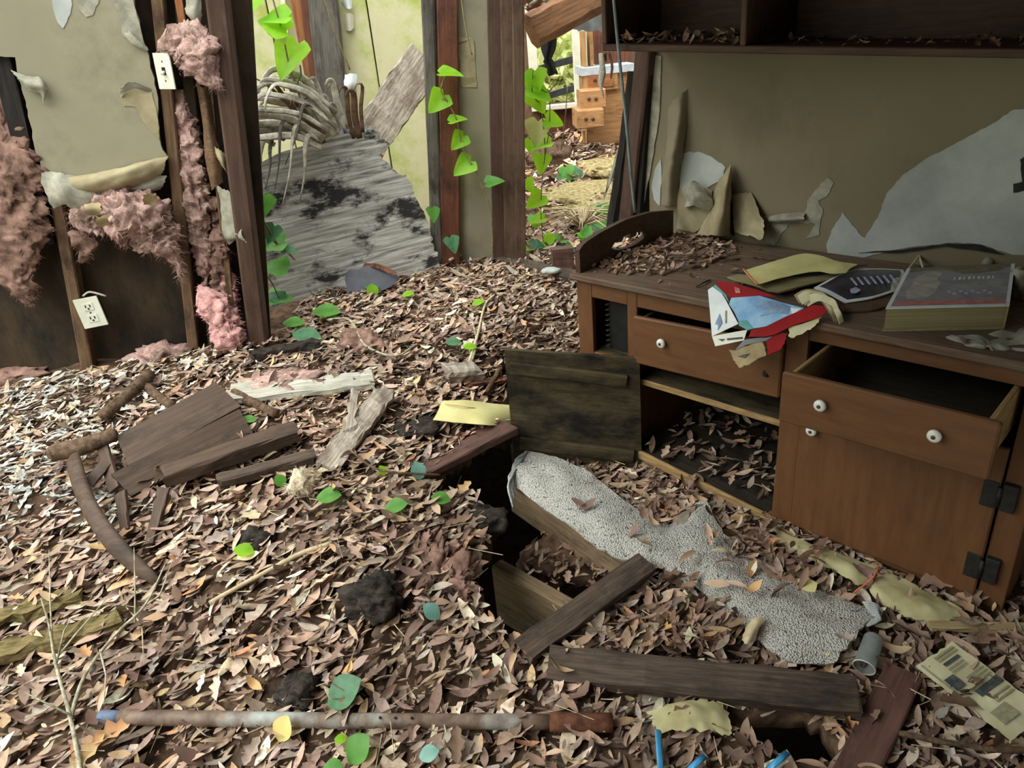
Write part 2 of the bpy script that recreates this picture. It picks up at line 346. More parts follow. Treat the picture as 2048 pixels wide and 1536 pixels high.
M['ink_grey'] = plain('faded_grey_ink', srgb(138, 136, 110), srgb(172, 168, 134), 80, .8)
M['orange_edge'] = plain('orange_ink', srgb(206, 112, 64), srgb(224, 150, 104), 30, .7)
M['red'] = plain('red_print', srgb(128, 12, 18), srgb(154, 20, 25), 10, .6, .15, .1)
M['red_pale'] = plain('faded_red_print', srgb(176, 96, 92), srgb(204, 132, 126), 40, .5)
M['white_card'] = plain('white_card', srgb(204, 212, 214), srgb(232, 236, 236), 9, .45, .4)
M['blue'] = plain('sky_blue_print', srgb(70, 128, 190), srgb(168, 206, 230), 9, .6, .2, lo=.3, hi=.7)
M['blue_dark'] = plain('slate_blue_print', srgb(70, 92, 128), srgb(130, 160, 196), 12, .4, .4)
M['teal'] = plain('teal_print', srgb(40, 118, 122), srgb(72, 150, 150), 20, .4, .4)
M['navy'] = plain('dark_photo_page', srgb(30, 30, 40), srgb(62, 62, 80), 14, .3, .5)
M['lilac'] = plain('pale_lilac_print', srgb(150, 152, 190), srgb(196, 198, 222), 30, .4)
M['pages'] = plain('browned_page_edges', srgb(132, 122, 88), srgb(158, 146, 110), 3, .85, .1, .3, stretch=(1, 1, 60))
M['cardboard'] = plain('grey_brown_cardboard', srgb(140, 124, 92), srgb(178, 160, 122), 16, .85)
M['coverpic'] = plain('faded_cover_picture', srgb(118, 116, 126), srgb(158, 154, 158), 14, .45, .4)
M['coverpale'] = plain('pale_cover_figure', srgb(150, 146, 138), srgb(190, 184, 172), 24, .5)
M['coverdirt'] = plain('cover_dirt', srgb(104, 96, 78), srgb(136, 126, 104), 22, .8)
M['plate'] = plain('ivory_plastic', srgb(206, 206, 188), srgb(228, 228, 214), 6, .4, .4)
M['slot'] = plain('slot_black', srgb(24, 22, 20), srgb(40, 36, 32), 30, .7)
M['pipe'] = (lambda: (lambda m: (m.col(m.mix(m.mask(m.noise(6, 6), .34, .52), srgb(172, 176, 172), m.ramp(m.noise(26, 5), [(.3, srgb(78, 58, 48)), (.7, srgb(134, 112, 96))]))), m.rough(.55, .4), m.bump(m.noise(40), .3, .002), m.m)[-1])(NT('rusting_painted_pipe')))()
M['rust'] = plain('brown_rust', srgb(74, 46, 34), srgb(120, 78, 58), 30, .85, .2, .5)
M['bluecap'] = plain('slate_blue_plastic', srgb(70, 84, 112), srgb(116, 128, 150), 20, .5)
M['bluefilm'] = plain('bright_blue_film', srgb(52, 132, 186), srgb(90, 170, 214), 16, .3, .5)
M['tar'] = plain('black_tar_paper', srgb(22, 24, 24), srgb(46, 48, 44), 18, .7)
M['metal'] = plain('dull_sheet_metal', srgb(150, 156, 166), srgb(196, 200, 206), 8, .5, .5, .2)
M['mossy'] = plain('yellow_moss', srgb(112, 98, 66), srgb(178, 162, 118), 30, .95, .05, .9, bd=.01)
M['alu'] = plain('dark_window_bar', srgb(34, 36, 36), srgb(56, 58, 58), 10, .5)
M['cream'] = plain('cream_window_trim', srgb(206, 202, 180), srgb(226, 222, 204), 8, .7)
M['cable'] = plain('grey_cable', srgb(96, 106, 108), srgb(150, 160, 162), 10, .5)
M['frond'] = plain('dry_palm_frond', srgb(132, 122, 108), srgb(216, 208, 192), 20, .7, .3, .3, stretch=(1, 1, 1))
M['frond_dark'] = plain('brown_palm_stem', srgb(72, 50, 36), srgb(122, 92, 66), 20, .75)
M['black_cover'] = plain('black_notebook_cover', srgb(22, 22, 22), srgb(36, 34, 32), 12, .6)
M['vine'] = plain('vine_stem', srgb(104, 92, 62), srgb(150, 138, 98), 40, .8)
def leafgreen(name, a, b, tr, mixf=.5):
    m = NT(name); c = m.ramp(m.noise(24, 4), [(.3, a), (.7, b)]); m.col(c); m.rough(.45, .35)
    t = m.n('ShaderNodeBsdfTranslucent'); t.inputs[0].default_value = tr; x = m.n('ShaderNodeMixShader'); x.inputs[0].default_value = mixf
    m.l(m.b.outputs[0], x.inputs[1]); m.l(t.outputs[0], x.inputs[2]); m.l(x.outputs[0], m.out.inputs[0]); return m.m
M['lime'] = leafgreen('lime_vine_leaf', srgb(120, 190, 30), srgb(166, 222, 60), srgb(190, 245, 60), .55)
M['green'] = leafgreen('mid_green_leaf', srgb(74, 130, 50), srgb(112, 166, 78), srgb(120, 200, 60), .35)
M['bluegreen'] = leafgreen('blue_green_leaf', srgb(56, 100, 66), srgb(92, 136, 100), srgb(90, 150, 80), .15)
M['teal_leaf'] = leafgreen('teal_leaf', srgb(104, 152, 140), srgb(142, 186, 174), srgb(110, 160, 130), .15)
M['yellowleaf'] = leafgreen('yellow_leaf', srgb(222, 204, 120), srgb(238, 222, 150), srgb(220, 200, 110), .25)
M['paleleaf'] = leafgreen('pale_dying_leaf', srgb(190, 190, 120), srgb(214, 206, 150), srgb(200, 200, 120), .35)
M['sunleaf'] = leafgreen('sunlight_pale_leaf', srgb(214, 220, 150), srgb(236, 238, 190), srgb(236, 240, 180), .3)  # pale tone stands in for bright daylight on the outside foliage
def leafmat():
    m = NT('dead_leaf'); a = m.n('ShaderNodeAttribute'); a.attribute_name = 'Col'
    m.col(m.mix(m.mask(m.noise(70, 4, coord='Object'), .45, .75), a.outputs['Color'], m.mix(.45, a.outputs['Color'], srgb(66, 46, 34)))); m.rough(.7, .15)
    return m.m
M['leaf'] = leafmat()
def glassmat():
    m = NT('cloudy_clear_plastic'); m.col(srgb(214, 220, 220)); m.rough(.22, .5); m.b.inputs['Transmission Weight'].default_value = .8; m.b.inputs['IOR'].default_value = 1.15; return m.m
M['clear'] = glassmat()
def windowglass():
    m = NT('window_glass'); m.col((1, 1, 1, 1)); m.rough(.02, .5); m.b.inputs['Transmission Weight'].default_value = 1; m.b.inputs['IOR'].default_value = 1.02; return m.m
M['glass'] = windowglass()
# ---------------------------------------------------------------- ground height
GC = []                                             # (x, y, z) samples of the debris floor
for px, py, z in [(0, 1536, .10), (500, 1536, .06), (1024, 1536, .02), (1500, 1536, 0), (2048, 1536, 0), (0, 1300, .18), (500, 1300, .14), (850, 1300, .10),
                  (1150, 1330, .03), (1500, 1330, 0), (2048, 1330, 0), (0, 1050, .27), (300, 1050, .26), (600, 1050, .24), (850, 1060, .20), (0, 880, .34), (250, 880, .34),
                  (500, 860, .33), (750, 900, .28), (830, 960, .22), (0, 740, .40), (200, 740, .41), (520, 700, .42), (700, 780, .34), (700, 660, .38), (900, 780, .30),
                  (1000, 850, .24), (1140, 690, .33), (1150, 600, .38), (900, 600, .40), (700, 610, .41), (885, 530, .41), (1050, 515, .41), (1110, 545, .40),
                  (1100, 440, .40), (1150, 350, .42), (1150, 300, .46), (1500, 1000, 0), (1700, 1100, 0), (1900, 1250, 0), (1350, 1010, .01), (1250, 1130, .03), (1045, 905, .05), (1090, 930, .04), (1150, 950, .03), (1200, 1000, .03), (1280, 960, .01), (1060, 985, .04), (1150, 1060, .03), (1180, 900, .02)]:
    p = PZ(px, py, z); GC.append((p.x, p.y, z))
for u, v, z in [(.35, .25, -.01), (.85, .3, -.02), (1.3, .3, -.02), (.5, .02, 0), (.35, -.08, .02), (2.2, .2, 0), (1.6, -.5, 0)]:
    p = DK(u, v, 0); GC.append((p.x, p.y, z))
GC += [(-2.5, 1, .3), (-3, 2.5, .4), (-2.5, 4, .42), (-1, 5, .42), (.5, 6, .41), (2, 8, .46), (1, 10, .5), (3, 5, .4), (-1.5, .4, .15), (0, .3, .02), (1.5, .4, 0), (2.2, 3.4, .4), (-1.2, 3.4, .42)]
GC = np.array(GC); _A = np.sqrt(((GC[:, None, :2] - GC[None, :, :2]) ** 2).sum(-1)); _n = len(GC)
_A = np.block([[_A - np.eye(_n) * 0.02, np.ones((_n, 1))], [np.ones((1, _n)), np.zeros((1, 1))]])
_W = np.linalg.solve(_A, np.append(GC[:, 2], 0))
def gz_arr(x, y):
    d = np.sqrt((x[:, None] - GC[None, :, 0]) ** 2 + (y[:, None] - GC[None, :, 1]) ** 2); return d @ _W[:-1] + _W[-1]
def gz(x, y): return float(gz_arr(np.array([x]), np.array([y]))[0])
def G(px, py, dz=0.0):
    """where the line of sight meets the debris floor"""
    v = ray(px, py); lo, hi = 0.3, 14.0
    ts = np.linspace(lo, hi, 700) / v[1]; P = CAM[None] + v[None] * ts[:, None]; hgt = P[:, 2] - gz_arr(P[:, 0], P[:, 1]) - dz
    i = int(np.argmax(hgt < 0)) if (hgt < 0).any() else len(ts) - 1
    a, b = hgt[i - 1], hgt[i]; t = ts[i - 1] + (ts[i] - ts[i - 1]) * (a / (a - b) if a != b else 0)
    return V(CAM + v * t)
def inpoly(x, y, poly):
    c = np.zeros(x.shape, bool); n = len(poly); j = n - 1
    for i in range(n):
        xi, yi = poly[i]; xj, yj = poly[j]
        c ^= ((yi > y) != (yj > y)) & (x < (xj - xi) * (y - yi) / (yj - yi + 1e-12) + xi); j = i
    return c
HOLES_PX = [[(845, 958), (940, 915), (1028, 866), (1070, 885), (1080, 940), (1085, 985), (1150, 1040), (1215, 1080), (1290, 1122), (1180, 1215), (1075, 1288), (1005, 1278), (965, 1215), (945, 1150), (985, 1075), (985, 1030), (955, 1000), (900, 985)],
            [(1440, 1425), (1570, 1408), (1650, 1440), (1690, 1525), (1600, 1535), (1500, 1480)],
            [(500, 700), (560, 690), (640, 692), (600, 708), (530, 722)]]
HOLES = [[(p.x, p.y) for p in (G(*q) for q in h)] for h in HOLES_PX]
def inhole(x, y):
    m = np.zeros(x.shape, bool)
    for h in HOLES: m |= inpoly(x, y, h)
    return m
# ================================================================ the setting
# debris floor with holes broken through it
def build_floor():
    xs = np.concatenate([np.arange(-3.2, 1.8, .03), np.arange(1.8, 4.0, .08)]); ys = np.concatenate([np.arange(.25, 4.6, .03), np.arange(4.6, 12, .1)])
    X, Y = np.meshgrid(xs, ys); x, y = X.ravel(), Y.ravel(); z = gz_arr(x, y)
    z = z + np.array([noise.noise(Vector((a * 5, b * 5, 0))) * .03 + noise.noise(Vector((a * 22, b * 22, 3))) * .008 for a, b in zip(x, y)]) - .008
    nx, ny = len(xs), len(ys); I = np.arange(nx * ny).reshape(ny, nx)
    q = np.stack([I[:-1, :-1], I[:-1, 1:], I[1:, 1:], I[1:, :-1]], -1).reshape(-1, 4)
    cx = x[q].mean(1); cy = y[q].mean(1); q = q[~inhole(cx, cy)]
    me = bpy.data.meshes.new('floor'); me.from_pydata(np.stack([x, y, z], 1).tolist(), [], q.tolist()); me.materials.append(M['soil'])
    me.polygons.foreach_set('use_smooth', [True] * len(me.polygons))
    o = bpy.data.objects.new('floor', me); COL.objects.link(o); o['kind'] = 'structure'; o['label'] = 'sloping debris-covered floor of the ruined room'
    m = o.modifiers.new('thickness', 'SOLIDIFY'); m.thickness = .05; m.offset = -1; return o
floor = build_floor()
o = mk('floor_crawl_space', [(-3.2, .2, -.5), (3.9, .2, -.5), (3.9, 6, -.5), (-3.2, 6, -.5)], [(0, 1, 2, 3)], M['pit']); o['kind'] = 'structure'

# left wall: sheathing, studs and torn drywall
LA = PX(100, 740, 2.90); LB = PX(540, 690, 3.05); LN = Vector((LB - LA)).cross(Vector((0, 0, 1))); LN.z = 0; LN.normalize()
if LN.y > 0: LN = -LN
def PW(px, py, off=0.0): return PP(px, py, LA + LN * off, LN)
LU = Vector((0, 0, 1))
wl = slab('wall_left', [PW(*q, -.10) for q in [(-700, -420), (480, -420), (548, 800), (-700, 860)]], .02, LN, M['sheath'], local=LU); wl['kind'] = 'structure'
def stud(name, a, b, wpx, off, depth, mat, parent, **k):
    p, q = PW(*a, off), PW(*b, off); wd = (PW(a[0] + wpx, a[1], off) - p).length
    return beam(name, p, q, wd, depth, LN, mat, parent, **k)
stud('stud', (20, -150), (182, 752), 30, -.045, .07, M['stud'], wl)
stud('stud', (303, -150), (392, 720), 26, -.045, .08, M['stud'], wl)
stud('stud', (350, -150), (430, 700), 26, -.06, .05, M['sheath'], wl)
stud('stud', (408, 60), (472, 715), 13, -.01, .02, M['stud'], wl, jag=.02, wob=.004)
stud('stud', (5, 112), (92, 480), 40, -.03, .05, M['gap_black'], wl, jag=.02, wob=.004)  # black strip for the stud edge and its dark gap
stud('post', (405, -260), (523, 712), 45, .0, .13, M['casing'], wl, wob=.0008)
stud('batten', (345, -80), (372, 90), 16, -.02, .02, M['orange_wood'], wl, jag=.01)
setp(wl, 'left wall with torn drywall showing studs and brown sheathing')
dry = slab('drywall_sheet', [PW(*q, .012) for q in jag([(-400, -300), (262, -300), (268, 0), (285, 80), (298, 112), (312, 180), (322, 290), (336, 318), (300, 338), (235, 352), (150, 352), (85, 345), (70, 300), (55, 220), (42, 170), (30, 114), (0, 112), (-400, 130)], 6, 2.2, 5)], .013, LN, M['drywall'], wl, local=LU)
def flap(name, rows, mat, parent, th=.0012, sub=2): return loft(name, [[PW(*q) for q in r] for r in rows], mat, parent, th, sub, crump=.006, csc=45, ragged=.006, seed=int(rows[0][0][0]) % 50)
flap('paper_flap', [[(338, 312, .015), (332, 322, .03), (328, 340, .03), (322, 352, .015)], [(290, 322, .02), (284, 330, .07), (286, 352, .07), (292, 366, .03)], [(230, 338, .02), (220, 350, .08), (224, 372, .075), (238, 384, .03)], [(165, 350, .02), (155, 358, .05), (158, 376, .06), (170, 388, .03)], [(130, 352, .015), (126, 358, .03), (128, 368, .03), (134, 376, .02)]], M['paper_tan'], wl)
flap('paper_flap', [[(84, 338, .015), (120, 345, .02), (170, 356, .02), (215, 372, .02)], [(80, 360, .03), (120, 372, .055), (170, 384, .05), (220, 388, .03)], [(92, 392, .03), (126, 396, .06), (172, 408, .05), (205, 404, .02)], [(104, 418, .02), (130, 410, .04), (160, 428, .03), (178, 414, .015)]], M['paper_grey'], wl)
flap('paper_flap', [[(250, 368, .02), (290, 356, .03), (334, 350, .02)], [(262, 380, .04), (296, 374, .05), (330, 364, .03)], [(278, 384, .02), (306, 382, .03), (322, 380, .02)]], M['paper_grey'], wl)
flap('paper_flap', [[(20, 138, .015), (30, 150, .03), (36, 158, .015)], [(48, 150, .02), (52, 166, .05), (58, 180, .03)], [(82, 156, .02), (86, 174, .05), (82, 186, .03)], [(94, 178, .015), (92, 196, .03), (86, 210, .02)]], M['paper_grey'], wl)
flap('paper_flap', [[(234, 184, .015), (240, 176, .04), (262, 164, .05), (300, 176, .02)], [(240, 198, .015), (256, 182, .03), (276, 178, .03), (306, 190, .015)]], M['paper_grey'], wl)
def lpatch(pts, mat, seed, off=.0145): return slab('peeled_patch', [PW(*q, off) for q in jag(pts, 5, 1.6, seed)], .004, LN, M[mat], wl, local=LU)
lpatch([(98, -30), (146, -30), (142, 20), (134, 44), (126, 57), (116, 46), (106, 18)], 'gypsum', 1); lpatch([(150, -30), (200, -30), (196, 8), (186, 30), (172, 34), (158, 20)], 'paper_grey', 2); lpatch([(204, -30), (262, -30), (268, 10), (284, 70), (294, 104), (262, 88), (244, 66), (238, 30)], 'paper_grey', 3)
lpatch([(236, 186), (252, 168), (276, 172), (304, 186), (316, 240), (318, 280), (292, 250), (270, 214), (248, 212)], 'paper_tan', 4)
flap('paper_flap', [[(244, 70, .016), (266, 84, .02), (296, 104, .02)], [(258, 62, .02), (276, 78, .03), (298, 96, .02)]], M['paper_grey'], wl)
flap('paper_flap', [[(372, -5, .015), (392, -8, .02), (402, -5, .015)], [(370, 22, .02), (386, 26, .05), (404, 30, .02)], [(384, 44, .02), (394, 50, .04), (402, 64, .02)]], M['paper_grey'], wl)
flap('paper_flap', [[(392, 168, .01), (404, 172, .02), (416, 176, .01)], [(404, 240, .01), (414, 236, .03), (426, 246, .012)], [(412, 330, .012), (426, 322, .04), (442, 318, .015)], [(424, 382, .012), (432, 372, .03), (446, 366, .015)]], M['stud'], wl)
flap('paper_flap', [[(432, 370, .02), (450, 380, .04), (468, 388, .05)], [(440, 410, .03), (460, 416, .05), (478, 420, .06)], [(446, 470, .03), (466, 470, .06), (482, 464, .07)], [(456, 492, .02), (474, 478, .05), (494, 488, .07)]], M['paper_grey'], wl)
flap('paper_flap', [[(424, 290, .02), (438, 300, .04), (452, 310, .03)], [(430, 312, .03), (444, 322, .06), (452, 326, .03)], [(440, 330, .02), (448, 340, .04), (456, 352, .02)]], M['paper_tan'], wl)

# far panelled wall seen through the left doorway
YB = 4.9
wb = thing('wall_back', PX(650, 450, YB + .05), 'pale panelled wall stained green with algae', 'wall'); del wb['category']; wb['kind'] = 'structure'
def xw(px, py=150): return PX(px, py, YB).x
PE = [300, 466, 562, 684, 755, 870]
for a, b in zip(PE[:-1], PE[1:]):
    x0, x1 = xw(a) + .004, xw(b) - .004
    beam('wall_panel', Vector(((x0 + x1) / 2, YB + .01, .1)), Vector(((x0 + x1) / 2, YB + .01, 2.35)), x1 - x0, .02, (0, -1, 0), M['panel'], wb, wob=.001, ch=.2)
mk('backing_board', [(-2.6, YB + .04, .1), (.2, YB + .04, .1), (.2, YB + .04, 2.3), (-2.6, YB + .04, 2.3)], [(0, 1, 2, 3)], M['stud'], wb)
beam('wall_stud', PX(585, -60, YB - .03), PX(628, 170, YB - .03), .085, .05, (0, -1, 0), M['orange_wood'], wb, jag=.02)
beam('wall_stud', PX(604, -60, YB - .05), PX(648, 300, YB - .05), .06, .05, (0, -1, 0), M['casing_red'], wb)
beam('wall_stud', PX(640, -60, YB - .06), PX(676, 300, YB - .06), .17, .06, (0, -1, 0), M['grey_post'], wb, wob=.003)
beam('trim_strip', PX(560, -60, YB - .03), PX(580, 140, YB - .03), .03, .02, (0, -1, 0), M['cream'], wb, wob=.003)
loft('paint_flake', [[PX(682, 6, YB - .01), PX(694, -6, YB - .05), PX(704, 2, YB - .02)], [PX(688, 14, YB - .01), PX(698, 18, YB - .05), PX(704, 16, YB - .03)]], M['white_card'], wb)
loft('paint_flake', [[PX(688, 30, YB - .01), PX(698, 26, YB - .04), PX(706, 30, YB - .01)], [PX(692, 60, YB - .01), PX(700, 62, YB - .03), PX(708, 56, YB - .01)]], M['cream'], wb)
loft('paint_flake', [[PX(477, 60, YB - .01), PX(484, 58, YB - .03)], [PX(480, 80, YB - .01), PX(488, 78, YB - .03)]], M['white_card'], wb)

# wall stub with door jambs in the middle
YM = 4.0
wm = thing('wall_middle', PX(950, 520, YM), 'narrow stained wall between two doorways', 'wall'); del wm['category']; wm['kind'] = 'structure'
def vb(name, a, b, wpx, off, depth, mat, **k):
    p, q = PX(*a, YM - off), PX(*b, YM - off); return beam(name, p, q, wpx * YM / F / .93, depth, (0, -1, 0), mat, wm, **k)
vb('wall_panel', (940, -120), (954, 545), 82, .0, .02, M['drywall'])
vb('edge_board', (851, -120), (876, 545), 21, .03, .06, M['grey_post'], wob=.003)
vb('trim_strip', (866, -120), (888, 545), 18, .02, .03, M['casing_tan'], wob=.003)
vb('door_jamb', (893, -120), (903, 545), 34, .045, .05, M['casing_red'])
vb('door_casing', (988, -120), (1000, 545), 26, .04, .05, M['casing'])
vb('door_casing', (1012, -120), (1022, 545), 23, .055, .05, M['casing_tan'])
vb('door_casing', (1033, -120), (1041, 545), 20, .045, .08, M['casing_tan'])
vb('paint_scab', (932, 80), (938, 170), 26, .013, .004, M['paper_tan'], wob=.004, jag=.02)
beam('sill_beam', G(1000, 520, .01), G(1160, 560, .02), .10, .05, (0, 0, 1), M['plank_dark'], wm, wob=.004, jag=.02)
setp(wm)

# right wall behind the desk
WV = .655
def WR(px, py, off=0.0): return DP(px, py, WV - off)
wr = slab('wall_right', [DK(-.135, WV, -.3), DK(4.2, WV, -.3), DK(4.2, WV, 2.3), DK(-.135, WV, 2.3)], .09, -DB, M['wallr'], local=(0, 0, 1)); wr['kind'] = 'structure'
setp(wr, 'tan drywall behind the desk with paint peeled to white gypsum')
def zpx(x, y): return (1140 + x / 2.2555, y / 2.2555)
def wpatch(pts, mat, off=.003, th=.004, seed=1, amp=2.0): return slab('peeled_patch', [WR(*q, off) for q in jag([zpx(*p) for p in pts], 6, amp, seed)], th, -DB, mat, wr, local=(0, 0, 1))
wpatch([(2400, 380), (2200, 420), (2048, 490), (1990, 500), (1900, 560), (1750, 640), (1600, 720), (1500, 790), (1430, 870), (1390, 980), (1330, 1075), (1300, 1050), (1230, 955), (1180, 1040), (1155, 1110), (1170, 1165), (1300, 1165), (1500, 1122), (1700, 1095), (1850, 1102), (2000, 1150), (2400, 1160)], M['gypsum'], seed=2, amp=1.6)
wpatch([(500, 690), (580, 685), (650, 715), (700, 755), (690, 800), (610, 850), (560, 815), (490, 860)], M['gypsum'], seed=3)
wpatch([(410, 716), (380, 770), (368, 850), (378, 900), (404, 930), (412, 800)], M['gypsum'], seed=4, amp=1)
wpatch([(1055, 960), (1080, 890), (1160, 800), (1190, 825), (1170, 870), (1120, 905), (1140, 940), (1125, 1060), (1060, 1080), (1110, 1010), (1000, 995), (950, 1060), (920, 1110), (880, 1090), (890, 1000), (870, 975)], M['paper_grey'], seed=5)
wpatch([(360, 250), (412, 252), (404, 500), (372, 720), (330, 930), (326, 700)], M['paper_grey'], off=.006, seed=6, amp=1)
wpatch([(490, 860), (560, 820), (640, 860), (640, 1000), (560, 1050), (480, 1030)], M['paper_tan'], off=.006, seed=7)
wpatch([(1300, 1140), (1500, 1128), (1700, 1100), (1850, 1104), (1960, 1150), (1700, 1112), (1500, 1140)], M['tar'], off=.008, seed=8, amp=1)
wpatch([(2030, 720), (2060, 700), (2060, 860), (2000, 870), (2000, 830), (2040, 820)], M['tar'], off=.006, seed=9, amp=1)
wpatch([(720, 890), (728, 1060), (740, 1065), (732, 900)], M['tar'], off=.006, seed=10, amp=.6)
def rflap(rows, mat, sub=2): return loft('paper_flap', [[WR(*zpx(q[0], q[1]), q[2]) for q in r] for r in rows], mat, wr, .0012, sub, crump=.006, csc=45, ragged=.006, seed=int(rows[0][0][0]) % 50)
rflap([[(722, 745, .02), (724, 745, .03), (726, 748, .02)], [(660, 830, .02), (700, 840, .10), (726, 850, .04)], [(620, 960, .02), (680, 960, .13), (722, 960, .05)], [(570, 1060, .02), (650, 1066, .12), (716, 1070, .05)]], M['paper_tan'])
rflap([[(728, 880, .01), (770, 872, .02), (812, 868, .01)], [(732, 950, .01), (790, 950, .05), (850, 960, .05)], [(736, 1010, .02), (800, 1020, .08), (876, 1020, .09)], [(740, 1050, .03), (810, 1068, .10), (860, 1086, .10)]], M['paper_tan'])
rflap([[(440, 480, .004), (490, 430, .03), (530, 400, .004)], [(436, 600, .02), (480, 590, .06), (524, 570, .006)], [(428, 690, .03), (466, 690, .07), (510, 690, .01)], [(414, 800, .02), (450, 800, .06), (490, 800, .01)], [(410, 930, .02), (440, 930, .04), (480, 930, .01)]], M['wallr'])
rflap([[(500, 850, .02), (540, 822, .05), (580, 830, .05)], [(520, 900, .02), (570, 880, .10), (640, 900, .07)], [(510, 940, .02), (560, 930, .06), (630, 960, .04)]], M['paper_grey'])
rflap([[(900, 975, .01), (980, 962, .02), (1058, 958, .01)], [(890, 995, .02), (975, 990, .05), (1060, 985, .03)], [(900, 1010, .01), (980, 1006, .03), (1050, 1000, .02)]], M['paper_grey'])
# stud where the right wall ends, black strips painted in for the gaps beside it
beam('stud', WR(1296, 70, .02), WR(1254, 470, .02), .07, .06, -DB, M['casing'], wr, wob=.002)
beam('stud', WR(1276, 150, -.05), WR(1228, 480, -.03), .035, .10, -DB, M['gap_black'], wr, wob=.006, jag=.03)  # black strip standing in for the dark gap, not a stud
beam('stud', WR(1312, 90, -.01), WR(1284, 460, -.01), .02, .08, -DB, M['gap_black'], wr)  # black strip standing in for the dark gap, not a stud
beam('splinter', WR(1240, 300, -.05), WR(1208, 395, -.02), .02, .008, -DB, M['bleached'], wr, wob=.004, jag=.02, taper=.3)

# unseen roofing and rear wall, outline and dark boards shaped to shade the desk side
ce = slab('shading_ceiling', [Vector((-1.4, -2.2, 2.22)), Vector((4.2, -2.2, 2.22)), Vector((4.2, 4.0, 2.22)), Vector((.45, 4.0, 2.22)), Vector((-.2, 2.7, 2.22)), Vector((-1.0, 1.2, 2.22))], .03, (0, 0, 1), M['sheath']); ce['kind'] = 'structure'
wf = slab('shading_wall_front', [Vector((-2.2, -2.2, -.3)), Vector((4.0, -2.2, -.3)), Vector((4.0, -2.2, 2.45)), Vector((-2.2, -2.2, 2.45))], .08, (0, -1, 0), M['sheath']); wf['kind'] = 'structure'

# far room: window wall
YF = 8.6
def fx(px, py=200): return PX(px, py, YF)
wfar = thing('wall_far', PX(1180, 300, YF), 'far wall of the next room with a window', 'wall'); del wfar['category']; wfar['kind'] = 'structure'
def fbox(name, x0, x1, z0, z1, y0, y1, mat, parent): return beam(name, Vector(((x0 + x1) / 2, (y0 + y1) / 2, z0)), Vector(((x0 + x1) / 2, (y0 + y1) / 2, z1)), x1 - x0, y1 - y0, (0, -1, 0), mat, parent, wob=0)
xa, xb = fx(1080).x, fx(1160).x; za, zb = fx(1130, 205).z, fx(1130, -40).z
fbox('wall_section', -.8, xa, 0, 2.7, YF, YF + .1, M['stud'], wfar); fbox('wall_section', xb, 4.0, 0, 2.7, YF, YF + .1, M['casing_tan'], wfar)
fbox('wall_section', xa, xb, 0, za, YF, YF + .1, M['casing_red'], wfar)
win = thing('window_1', Vector(((xa + xb) / 2, YF, za)), 'far window with two dark bars and a cream frame', 'window'); del win['category']; win['kind'] = 'structure'
fbox('window_frame', xb - .06, xb + .12, za, 2.6, YF - .05, YF, M['cream'], win); fbox('window_frame', xa - .1, xa, za, 2.6, YF - .05, YF, M['cream'], win)
beam('window_sill', Vector((xa - .1, YF - .06, za - .03)), Vector((xb + .1, YF - .06, za - .03)), .12, .05, (0, 0, 1), M['cream'], win)
for py in (188, 130): z_ = fx(1130, py).z; beam('window_bar', Vector((xa, YF + .02, z_ - .02)), Vector((xb, YF + .02, z_ + .06)), .04, .07, (0, 0, 1), M['alu'], win)
mk('pane', [(xa, YF + .05, za), (xb, YF + .05, za), (xb, YF + .05, 2.6), (xa, YF + .05, 2.6)], [(0, 1, 2, 3)], M['glass'], win)
# ================================================================ desk and wall shelf
desk = thing('desk', DK(.75, .3, 0), 'long stained wooden desk with drawers, littered top and an open cabinet door', 'desk')
dbox('desk_top', -.018, 1.51, -.022, .632, .716, .742, M['desk_top'], desk, .006)
dbox('end_panel', 0, .02, .02, .62, 0, .716, M['desk'], desk, .002, 'z'); dbox('end_panel', 1.47, 1.49, .02, .62, 0, .716, M['desk'], desk, .002, 'z')
dbox('stile', 0, .07, 0, .02, 0, .716, M['desk'], desk, .002, 'z'); dbox('stile', .23, .272, 0, .02, .0, .716, M['desk'], desk, .002, 'z')
dbox('stile', .815, .882, 0, .02, 0, .716, M['desk'], desk, .002, 'z'); dbox('stile', 1.425, 1.49, 0, .02, 0, .716, M['desk'], desk, .002, 'z')
dbox('rail', .07, .23, .001, .02, .658, .716, M['desk'], desk, .002); dbox('rail', .272, .815, .001, .02, .658, .716, M['desk'], desk, .002); dbox('rail', .882, 1.425, .001, .02, .672, .716, M['desk'], desk, .002)
dbox('rail', .882, 1.425, .001, .02, 0, .028, M['desk'], desk, .002); dbox('slot_panel', .07, .23, .001, .02, 0, .44, M['desk'], desk, .002)
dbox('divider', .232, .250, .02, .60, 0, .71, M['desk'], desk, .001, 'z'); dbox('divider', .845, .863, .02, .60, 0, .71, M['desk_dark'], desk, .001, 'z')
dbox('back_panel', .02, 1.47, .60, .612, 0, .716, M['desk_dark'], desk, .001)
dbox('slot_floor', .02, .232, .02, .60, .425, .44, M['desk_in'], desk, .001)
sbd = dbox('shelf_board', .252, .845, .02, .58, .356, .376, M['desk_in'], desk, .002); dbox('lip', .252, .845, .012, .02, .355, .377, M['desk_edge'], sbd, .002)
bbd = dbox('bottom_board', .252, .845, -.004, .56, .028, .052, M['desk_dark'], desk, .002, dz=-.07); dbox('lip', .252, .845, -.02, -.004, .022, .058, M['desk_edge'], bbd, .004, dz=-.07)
dbox('bottom_board', .865, 1.47, .02, .58, .03, .045, M['desk_in'], desk, .002)
